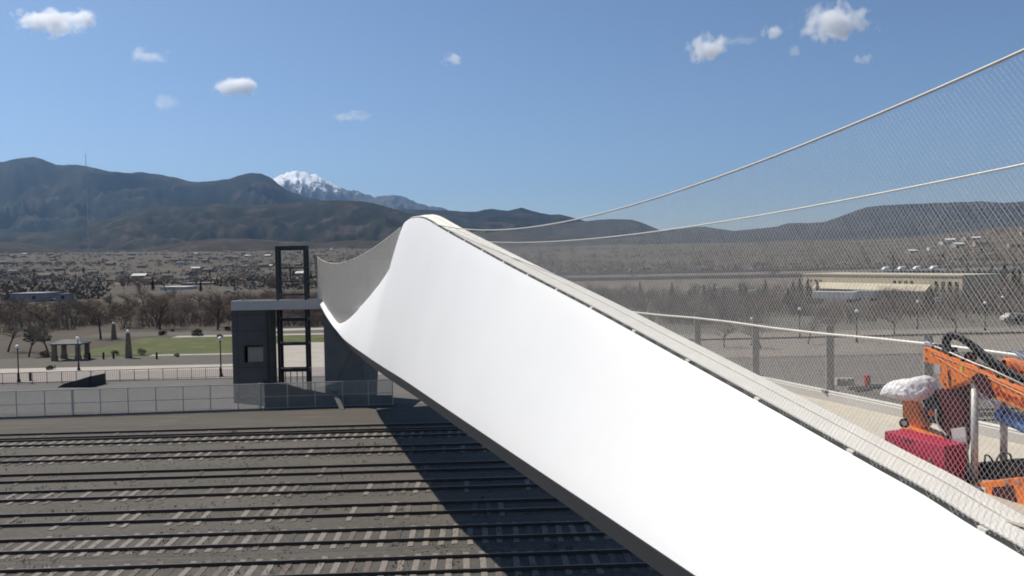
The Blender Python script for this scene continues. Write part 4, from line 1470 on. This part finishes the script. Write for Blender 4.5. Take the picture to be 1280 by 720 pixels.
# cars
def car_proto(m):
    b, g = MB(), MB()
    prof = [(-2.15, 0.35), (2.15, 0.35), (2.2, 0.75), (1.9, 0.9), (1.0, 0.98), (0.45, 1.42), (-1.1, 1.45), (-1.8, 0.98), (-2.2, 0.9)]
    b.prism([(x, -0.85, z) for x, z in prof], (0, 1.7, 0))
    for y0 in (-0.857, 0.851):
        g.prism([(0.85, y0, 0.99), (0.42, y0, 1.35), (-1.05, y0, 1.38), (-1.6, y0, 0.99)], (0, 0.006, 0))
    g.prism([(1.02, -0.7, 1.0), (0.50, -0.7, 1.405), (0.53, -0.7, 1.41), (1.06, -0.7, 1.0)], (0, 1.4, 0))
    w_ = MB(); w_.tube([(0, -0.1, 0), (0, 0.1, 0)], 0.33, 14)
    return b.mesh('body', m), g.mesh('window', m_glass), w_.mesh('wheel', m_black)


CP = {'white': car_proto(m_wall_w), 'dark': car_proto(m_frame), 'silver': car_proto(m_galv)}


def car(kind, p, rz, lab, grp='cars parked far off'):
    r = empty('parked_car', p, rz, lab, 'car', grp)
    b, g, w_ = CP[kind]
    link('body', b, r); link('window', g, r)
    for x in (-1.35, 1.35):
        for y in (-0.8, 0.8): link('wheel', w_, r, (x, y, 0.33))


car('white', gpt(60, 290), 0.2, 'white car between the long lilac building and its small shed')
car('dark', gpt(1277, 130), 0.1, 'dark car at the right edge of the parking lot')
car('white', gpt(1270.5, 134), 0.1, 'white car at the right edge of the parking lot')
car('white', gpt(287, 330), 0.1, 'white car on the valley floor above the stair block roof')
car('silver', gpt(298, 400), 0.1, 'silver car beside the thin pole above the stair block')

# scraps by the yard road
def yard_bits():
    for i, px in enumerate((1047, 1053, 1059.5, 1064)):
        b = atz(px, 481.5)
        mb = MB(); mb.box((-0.16, -0.3, 0), (0.16, 0.3, 0.62)); mb.box((-0.2, -0.34, 0), (0.2, 0.34, 0.12))
        o = mb.build('concrete_block', m_walk, bevel=0.02); o.location = b
        tag(o, 'pale concrete block in a short row beyond the bridge kerb', 'block', 'pale blocks beside the yard road')
    b = atz(1084, 482)
    r = empty('oil_drum', b, 0, 'red oil drum among dark scrap beyond the bridge kerb', 'drum')
    mb = MB(); mb.lathe([(0.28, 0), (0.29, 0.02), (0.28, 0.3), (0.295, 0.32), (0.28, 0.34), (0.28, 0.6), (0.295, 0.62), (0.28, 0.64), (0.29, 0.9), (0.26, 0.9)], 14); mb.build('body', m_red, r, smooth=False)
    mb = MB(); mb.lathe([(0.05, 0.9), (0.05, 0.93)], 8, (0.12, 0, 0)); mb.build('cap', m_black, r)
    rn = random.Random(9)
    for i, (px, py) in enumerate(((1074, 487), (1092, 486), (1101, 484), (1080, 489))):
        mb = MB()
        mb.obox((0, 0, 0.13), (0.9, 0.2, 0), (-0.06, 0.13, 0), (0, 0, 0.13))
        o = mb.build('timber_baulk', m_frame); o.location = atz(px, py); o.rotation_euler.z = rn.uniform(-0.5, 0.5)
        tag(o, 'dark timber baulk lying in the scrap beside the red drum', 'timber', 'dark timber around the red drum')


yard_bits()

# highway on its bank, with a pale barrier
def highway(name, pts, w_, h, lab):
    mb, br = MB(), MB()
    n = len(pts)
    for x, y in pts:
        z = ground_z(x, y)
        mb.v += [(x, y - w_ / 2 - h * 2, z - 0.5), (x, y - w_ / 2, z + h), (x, y + w_ / 2, z + h), (x, y + w_ / 2 + h * 2, z - 0.5)]
        br.v += [(x, y - w_ / 2, z + h), (x, y - w_ / 2, z + h + 0.95), (x, y - w_ / 2 + 0.3, z + h + 0.95), (x, y - w_ / 2 + 0.3, z + h)]
    for i in range(n - 1):
        for j in range(3):
            mb.f.append((i * 4 + j, (i + 1) * 4 + j, (i + 1) * 4 + j + 1, i * 4 + j + 1))
            br.f.append((i * 4 + j, (i + 1) * 4 + j, (i + 1) * 4 + j + 1, i * 4 + j + 1))
    tag(mb.build('highway', m_lot), kind='structure')
    tag(br.build('highway_barrier', m_walk), lab, 'barrier')


highway('highway', [(x, 292 + 0.02 * x) for x in range(-20, 330, 10)], 16, 4.0, 'pale concrete barrier along the nearer highway right of the bridge')
highway('highway', [(x, 372 - 0.03 * x) for x in range(-20, 400, 20)], 16, 4.6, 'pale concrete barrier along the farther highway right of the bridge')
highway('highway', [(x, 700) for x in range(-420, -190, 20)], 14, 2.5, 'pale concrete barrier along the far road left of the stair block')

# radio mast, utility pole
mp_ = gpt(112.5, 1500)
mst = empty('radio_mast', mp_, 0, 'tall thin lattice radio mast standing before the left mountains', 'mast')
zt = at(112.5, 193, 1500).z - mp_.z
mb = MB()
for k_ in range(3):
    a = 2 * math.pi * k_ / 3
    mb.tube([(0.7 * math.cos(a), 0.7 * math.sin(a), -1), (0.7 * math.cos(a), 0.7 * math.sin(a), zt)], 0.12, 4)
z = 0
while z < zt:
    for k_ in range(3):
        a, b = 2 * math.pi * k_ / 3, 2 * math.pi * (k_ + 1) / 3
        mb.tube([(0.7 * math.cos(a), 0.7 * math.sin(a), z), (0.7 * math.cos(b), 0.7 * math.sin(b), z + 3)], 0.07, 3, cap=False)
    z += 3
mb.build('lattice', m_galv, mst)
mb = MB(); mb.tube([(0, 0, zt), (0, 0, zt + 8)], 0.09, 5); mb.build('antenna', m_galv, mst)
up_ = gpt(293, 330)
ut = empty('utility_pole', up_, 0, 'thin dark utility pole above the stair block roof', 'pole')
zt = at(293, 349.5, 330).z - up_.z
mb = MB(); mb.tube([(0, 0, -0.5), (0, 0, zt)], [0.2, 0.14], 6); mb.build('pole', m_bark, ut)
mb = MB(); mb.box((-1.3, -0.08, zt - 0.9), (1.3, 0.08, zt - 0.7)); mb.build('crossarm', m_bark, ut)

# ------------------------------------------------------------------ spider crane on the deck
CC = 9.25          # plane of the crane's near flank: X = CC - 0.346*Y


def cp(px, py, off=0.0):
    return onplane(px, py, CC + off * 1.058, -0.346)


def plate(name, pix, off, th, m, parent, bevel=0.006):
    mb = MB()
    mb.prism([cp(px, py, off) for px, py in pix], NRM * th)
    return mb.build(name, m, parent, bevel=bevel)


crane = empty('spider_crane', (0, 0, 0), 0, 'orange compact crane with folded boom parked on the bridge deck', 'crane')
boom = plate('boom', [(1154.5, 433), (1168, 438.5), (1219, 458.5), (1236, 468), (1330, 506), (1330, 536), (1242, 497.5), (1231, 494), (1213, 474.5), (1180, 487), (1174.5, 478), (1172, 462), (1165, 455), (1154.5, 452.5)], 0.0, 0.22, m_orange, crane, 0.01)
mb = MB(); mb.tube([cp(1171, 446.5, -0.008), cp(1210.5, 472, -0.008)], 0.008, 6); mb.build('weld_bead', m_orange2, boom)
mb = MB(); mb.tube([cp(1231.5, 470.5, -0.008), cp(1300, 503.5, -0.008)], 0.010, 6); mb.build('weld_bead', m_orange2, boom)
mb = MB(); mb.tube([cp(1165, 441, -0.006), cp(1222, 464, -0.006), cp(1300, 498, -0.006)], 0.006, 6); mb.build('weld_bead', m_orange2, boom)
plate('cover_plate', [(1168.5, 455), (1175.5, 457), (1175.5, 468), (1168.5, 466)], -0.007, 0.006, m_galv, boom, 0)
plate('hazard_sticker', [(1200.5, 456.5), (1203.5, 457.7), (1202.5, 466), (1199.7, 464.5)], -0.007, 0.006, m_yellow, boom, 0)
for off in (0.03, 0.075, 0.12):
    mb = MB(); mb.tube([cp(1168, 432.5 + off * 8, off), cp(1180, 437 + off * 8, off), cp(1216, 453 + off * 8, off), cp(1240, 462 + off * 8, off), cp(1310, 495 + off * 8, off)], 0.011, 6)
    mb.build('hydraulic_pipe', m_rail_paint if off != 0.075 else m_red, boom, smooth=True)
mb = MB()
mb.tube([cp(1212, 452, 0.05), cp(1212, 452, 0.17)], 0.06, 12)
mb.tube([cp(1213, 447, 0.07), cp(1213, 447, 0.15)], 0.075, 12)
mb.build('pulley', m_dkred, boom)
mb = MB(); mb.tube([cp(1157, 427.5, 0.06), cp(1163, 429.5, 0.06), cp(1166, 433, 0.06)], 0.022, 6); mb.tube([cp(1158, 425.5, 0.12), cp(1166, 432, 0.14)], 0.012, 6)
mb.build('hose_coupling', m_chrome, boom)
mb = MB(); mb.obox(cp(1176, 433, 0.1), AXB * 0.12, NRM * 0.05, (0, 0, 0.025)); mb.obox(cp(1187, 437, 0.09), AXB * 0.06, NRM * 0.07, (0, 0, 0.03)); mb.build('valve_block', m_black, boom, bevel=0.006)
plate('pivot_bracket', [(1213, 472), (1222, 466), (1232, 469), (1243, 496), (1236, 499), (1220, 487)], -0.03, 0.028, m_dkred, crane)
fly = plate('fly_jib', [(1250, 448.5), (1254, 447.5), (1330, 475), (1330, 490), (1285, 474), (1250.5, 459)], 0.30, 0.16, m_orange, crane, 0.012)
mb = MB(); mb.tube([cp(1255, 453.5, 0.285), cp(1255, 453.5, 0.30)], 0.035, 12); mb.build('pivot_pin', m_dkred, fly)
mb = MB(); mb.tube([cp(1267.5, 439, 0.32), cp(1300, 456, 0.32)], 0.022, 8); mb.build('rod', m_chrome, fly)


def hose(px, r, off, name='hose', m=m_black, par=None):
    pts = [cp(a, b, off) for a, b in px]
    # smooth through the picks
    out = []
    for i in range(len(pts) - 1):
        p0, p1, p2, p3 = pts[max(i - 1, 0)], pts[i], pts[i + 1], pts[min(i + 2, len(pts) - 1)]
        for t in np.linspace(0, 1, 7)[:-1]:
            out.append(0.5 * ((2 * p1) + (-p0 + p2) * t + (2 * p0 - 5 * p1 + 4 * p2 - p3) * t * t + (-p0 + 3 * p1 - 3 * p2 + p3) * t ** 3))
    out.append(pts[-1])
    mb = MB(); mb.tube(out, r, 8)
    return mb.build(name, m, par or crane, smooth=True)


hose([(1184, 434), (1179.5, 427), (1182.5, 420), (1190, 417), (1201, 420.5), (1216, 430), (1233, 443), (1250, 455), (1268, 466), (1292, 478)], 0.026, 0.10)
hose([(1186, 435), (1182.5, 427.5), (1185, 421.5), (1192, 419.5), (1203, 425), (1218, 436.5), (1236, 450.5), (1254, 463), (1272, 473), (1294, 484)], 0.022, 0.15)
hose([(1188, 436), (1186, 428), (1190, 422.5), (1199, 424.5), (1213, 434), (1227, 447), (1246, 462), (1266, 474), (1290, 488)], 0.020, 0.20)
# lift cylinder and rod
mb = MB(); mb.tube([cp(1223, 494, 0.2), cp(1243, 505, 0.2), cp(1252, 515, 0.2)], 0.028, 10); mb.build('rod', m_chrome, crane, smooth=True)
cyl = MB(); cyl.tube([cp(1250, 517.5, 0.2), cp(1330, 553, 0.2)], 0.095, 16); cyl = cyl.build('lift_cylinder', m_blue, crane, smooth=False, bevel=0.01)
mb = MB(); mb.tube([cp(1258.5, 521.3, 0.2), cp(1260.5, 522.2, 0.2)], 0.099, 16); mb.build('strap', m_black, cyl)
# posts, body, board, batteries
for x, y0, y1, off, r in ((1218.5, 486, 603, -0.02, 0.042), (1255, 500, 578, 0.30, 0.042)):
    mb = MB(); mb.tube([cp(x, y0, off), cp(x - 0.5, y1, off)], r, 12); mb.build('jack_post', m_galv, crane, smooth=True)
plate('body', [(1165, 489), (1182, 483), (1204, 478), (1207, 500), (1206, 540), (1200, 572), (1190, 572), (1182, 556), (1172, 530)], 0.20, 0.14, m_dkred, crane, 0.02)
plate('side_guard', [(1183, 548), (1191, 552), (1203, 585), (1214, 606), (1203, 608), (1184, 596)], -0.10, 0.04, m_dkred, crane, 0.01)
bd = plate('board', [(1188.5, 536), (1206, 533.5), (1212.5, 600), (1198, 600)], -0.03, 0.02, m_board, crane, 0.003)
mb = MB(); mb.prism([cp(1190, 548, -0.036), cp(1207, 546.5, -0.036), cp(1208, 552, -0.036), cp(1191, 555, -0.036)], NRM * 0.004); mb.build('strap', m_galv, bd)
for pix in ([(1221, 578), (1237, 578), (1238.5, 600), (1221, 600)], [(1251, 575), (1271, 574.5), (1271.5, 597), (1251, 597)]):
    plate('battery_box', pix, 0.16, 0.22, m_black, crane, 0.012)
hose([(1231, 578), (1232, 569), (1238, 572), (1243, 583), (1242.5, 596)], 0.012, 0.10)
hose([(1243.5, 596), (1244, 580), (1250, 568.5), (1257, 566), (1263, 569), (1264, 577)], 0.012, 0.12)
hose([(1168, 520), (1176, 535), (1186, 549), (1192, 560)], 0.016, 0.0)
hose([(1170, 512), (1172, 530), (1184, 545)], 0.012, -0.02, m=m_galv)
# outrigger foot in front
ou = plate('outrigger', [(1214.5, 604), (1330, 590), (1330, 664), (1280, 646), (1262, 635), (1232, 622), (1214.5, 616)], -0.12, 0.36, m_orange, crane, 0.012)
plate('recess', [(1240, 609), (1266, 607), (1272, 628), (1262, 630), (1240, 621)], -0.124, 0.004, m_dkred, ou, 0)
plate('warning_sticker', [(1214.8, 606), (1231.5, 609.5), (1231.5, 622.5), (1214.8, 615)], -0.126, 0.005, m_globe, ou, 0)
plate('sticker_symbol', [(1224, 613), (1229.5, 612), (1230, 616), (1227, 621), (1221, 617)], -0.130, 0.003, m_black, ou, 0)
# slewing foot with roller at left
ar = plate('leg_bracket', [(1127.5, 500), (1139, 499), (1152, 518), (1157, 532), (1150, 537), (1133, 532), (1128, 520)], 0.16, 0.12, m_orange, crane, 0.01)
mb = MB(); mb.tube([cp(1130.5, 529, 0.12), cp(1130.5, 529, 0.26)], 0.068, 16); rw = mb.build('roller', m_black, crane)
mb = MB(); mb.tube([cp(1130.5, 529, 0.112), cp(1130.5, 529, 0.12)], 0.034, 14); mb.build('hub', m_board, rw)
plate('mount_plate', [(1124.5, 535), (1140, 535), (1164, 546), (1176, 553), (1165, 555), (1135, 543), (1123, 539)], 0.06, 0.30, m_orange, crane, 0.01)
plate('motor_housing', [(1152, 500), (1166, 497), (1173, 512), (1170, 530), (1160, 528)], 0.14, 0.16, m_frame, crane, 0.015)
mb = MB(); mb.tube([cp(1164.5, 516, 0.10), cp(1164.5, 516, 0.14)], 0.045, 12); mb.build('lamp', m_orange, crane)

# bolts, clamps, decals
bt = MB()
for px, py in ((1158, 437), (1158, 448), (1166, 441.5), (1181, 480), (1187, 478), (1193, 476), (1215, 478), (1226, 490), (1236, 493)):
    bt.tube([cp(px, py, -0.014), cp(px, py, 0.002)], 0.012, 6)
bt.build('bolt_heads', m_frame, boom)
for px, py in ((1192, 443.5), (1207, 450), (1229, 458.5), (1252, 469), (1268, 476.5)):
    mb = MB(); mb.obox(cp(px, py + 0.5, 0.08), AXB * 0.018, NRM * 0.075, (0, 0, 0.018)); mb.build('pipe_clamp', m_black, boom)
plate('grease_streak', [(1184, 462), (1187, 463), (1189, 481), (1186, 482)], -0.0065, 0.004, m_dkred, boom, 0)
for px, py, sz in ((1246, 503, 0.02), (1228, 620, 0.02), (1258, 603, 0.018), (1272, 602, 0.018)):
    mb = MB(); mb.tube([cp(px, py, -0.14), cp(px, py, -0.11)], sz, 8); mb.build('pin', m_galv, ou)

# lettering on the boom
def lettering(txt, a, b, size, m, parent, off):
    cu = bpy.data.curves.new('lettering', 'FONT')
    cu.body = txt
    cu.size = 1.0
    cu.extrude = 0.004
    cu.shear = 0.25
    o = bpy.data.objects.new('tmp', cu)
    C.objects.link(o)
    dg = bpy.context.evaluated_depsgraph_get()
    me = bpy.data.meshes.new_from_object(o.evaluated_get(dg))
    bpy.data.objects.remove(o)
    A_, B_ = cp(a[0], a[1], off), cp(b[0], b[1], off)
    ex = (B_ - A_)
    xs_ = [v.co.x for v in me.vertices]
    sc_ = ex.length / (max(xs_) - min(xs_))
    ex.normalize()
    ez = (Vector((0, 0, 1)) - ex * ex.z).normalized()
    en = ex.cross(ez)
    for v in me.vertices:
        p = A_ + ex * ((v.co.x - min(xs_)) * sc_) + ez * (v.co.y * size) - NRM * (v.co.z * 0.6)
        v.co = p
    me.materials.clear()
    me.materials.append(m)
    q = bpy.data.objects.new('lettering', me)
    C.objects.link(q)
    q.parent = parent
    return q


lettering('Smart.lift', (1242, 492), (1286, 512), 0.155, m_letter, boom, -0.008)
lettering('Smart', (1259, 460), (1284, 469), 0.085, m_letter, fly, 0.294)

# crimson tool box at the kerb, white sheet over the crane's leg
BX = 8.80
def bp(px, py, off=0.0): return onplane(px, py, BX + off * 1.058, -0.346)
tbx = empty('tool_box', (0, 0, 0), 0, 'crimson covered equipment box on the deck below the orange crane', 'box')
q0, q1 = bp(1105, 538.5), bp(1181, 557.5)
zb2 = deckZ(10.6)
q0d, q1d = Vector((q0.x, q0.y, zb2)), Vector((q1.x, q1.y, zb2))
mb = MB()
mb.prism([q0, q1, q1d, q0d], NRM * 0.36)
mb.build('body', m_maroon, tbx, bevel=0.02)
for px, py in ((1114.5, 553.5), (1163, 574)):
    c = bp(px, py)
    mb = MB(); mb.tube([c - NRM * 0.02, c + NRM * 0.005], 0.022, 10); mb.build('fastener', m_chrome, tbx)
c = bp(1136, 551)
mb = MB(); mb.obox(c - NRM * 0.004, AXB * 0.08, NRM * 0.004, (0, 0, 0.016)); mb.build('handle', m_dkred, tbx)

tp = MB()
cen = cp(1131, 489, 0.14)
nU, nV = 22, 14
out = [(1102, 496), (1102, 489), (1106, 481), (1116, 475.5), (1132, 472.5), (1148, 470.5), (1154, 468.5), (1161, 473), (1163, 481), (1166, 489), (1160, 498), (1150, 503), (1143, 498), (1133, 502), (1124, 497.5), (1114, 497), (1108, 494)]
ring = [cp(a, b, 0.14) for a, b in out]
layers = []
for li, (f_, dpt) in enumerate(((0.25, -0.17), (0.6, -0.15), (0.86, -0.10), (1.0, 0.0), (0.97, 0.14), (0.82, 0.24), (0.4, 0.30))):
    layers.append([cen + (p - cen) * (f_ * (1 + 0.05 * noise.noise(Vector((i * 0.9, li * 1.3, 5))))) + NRM * (dpt + 0.035 * noise.noise(Vector((i * 0.8, li, 1)))) for i, p in enumerate(ring)])
n = len(ring)
for l_ in layers: tp.v += [tuple(p) for p in l_]
for i in range(len(layers) - 1):
    for j in range(n):
        tp.f.append((i * n + j, i * n + (j + 1) % n, (i + 1) * n + (j + 1) % n, (i + 1) * n + j))
tp.f.append(tuple(range(n))); tp.f.append(tuple((len(layers) - 1) * n + j for j in range(n)))
o = tp.build('plastic_sheet', m_tarp, None, smooth=True)
sub = o.modifiers.new('soft', 'SUBSURF'); sub.levels = 3; sub.render_levels = 3
tx = bpy.data.textures.new('crumple', 'CLOUDS'); tx.noise_scale = 0.14; tx.noise_depth = 3
dsp = o.modifiers.new('crumple', 'DISPLACE'); dsp.texture = tx; dsp.strength = 0.065; dsp.mid_level = 0.5
tag(o, 'crumpled white plastic sheet wrapped over the crane leg beside the boom', 'plastic sheet')
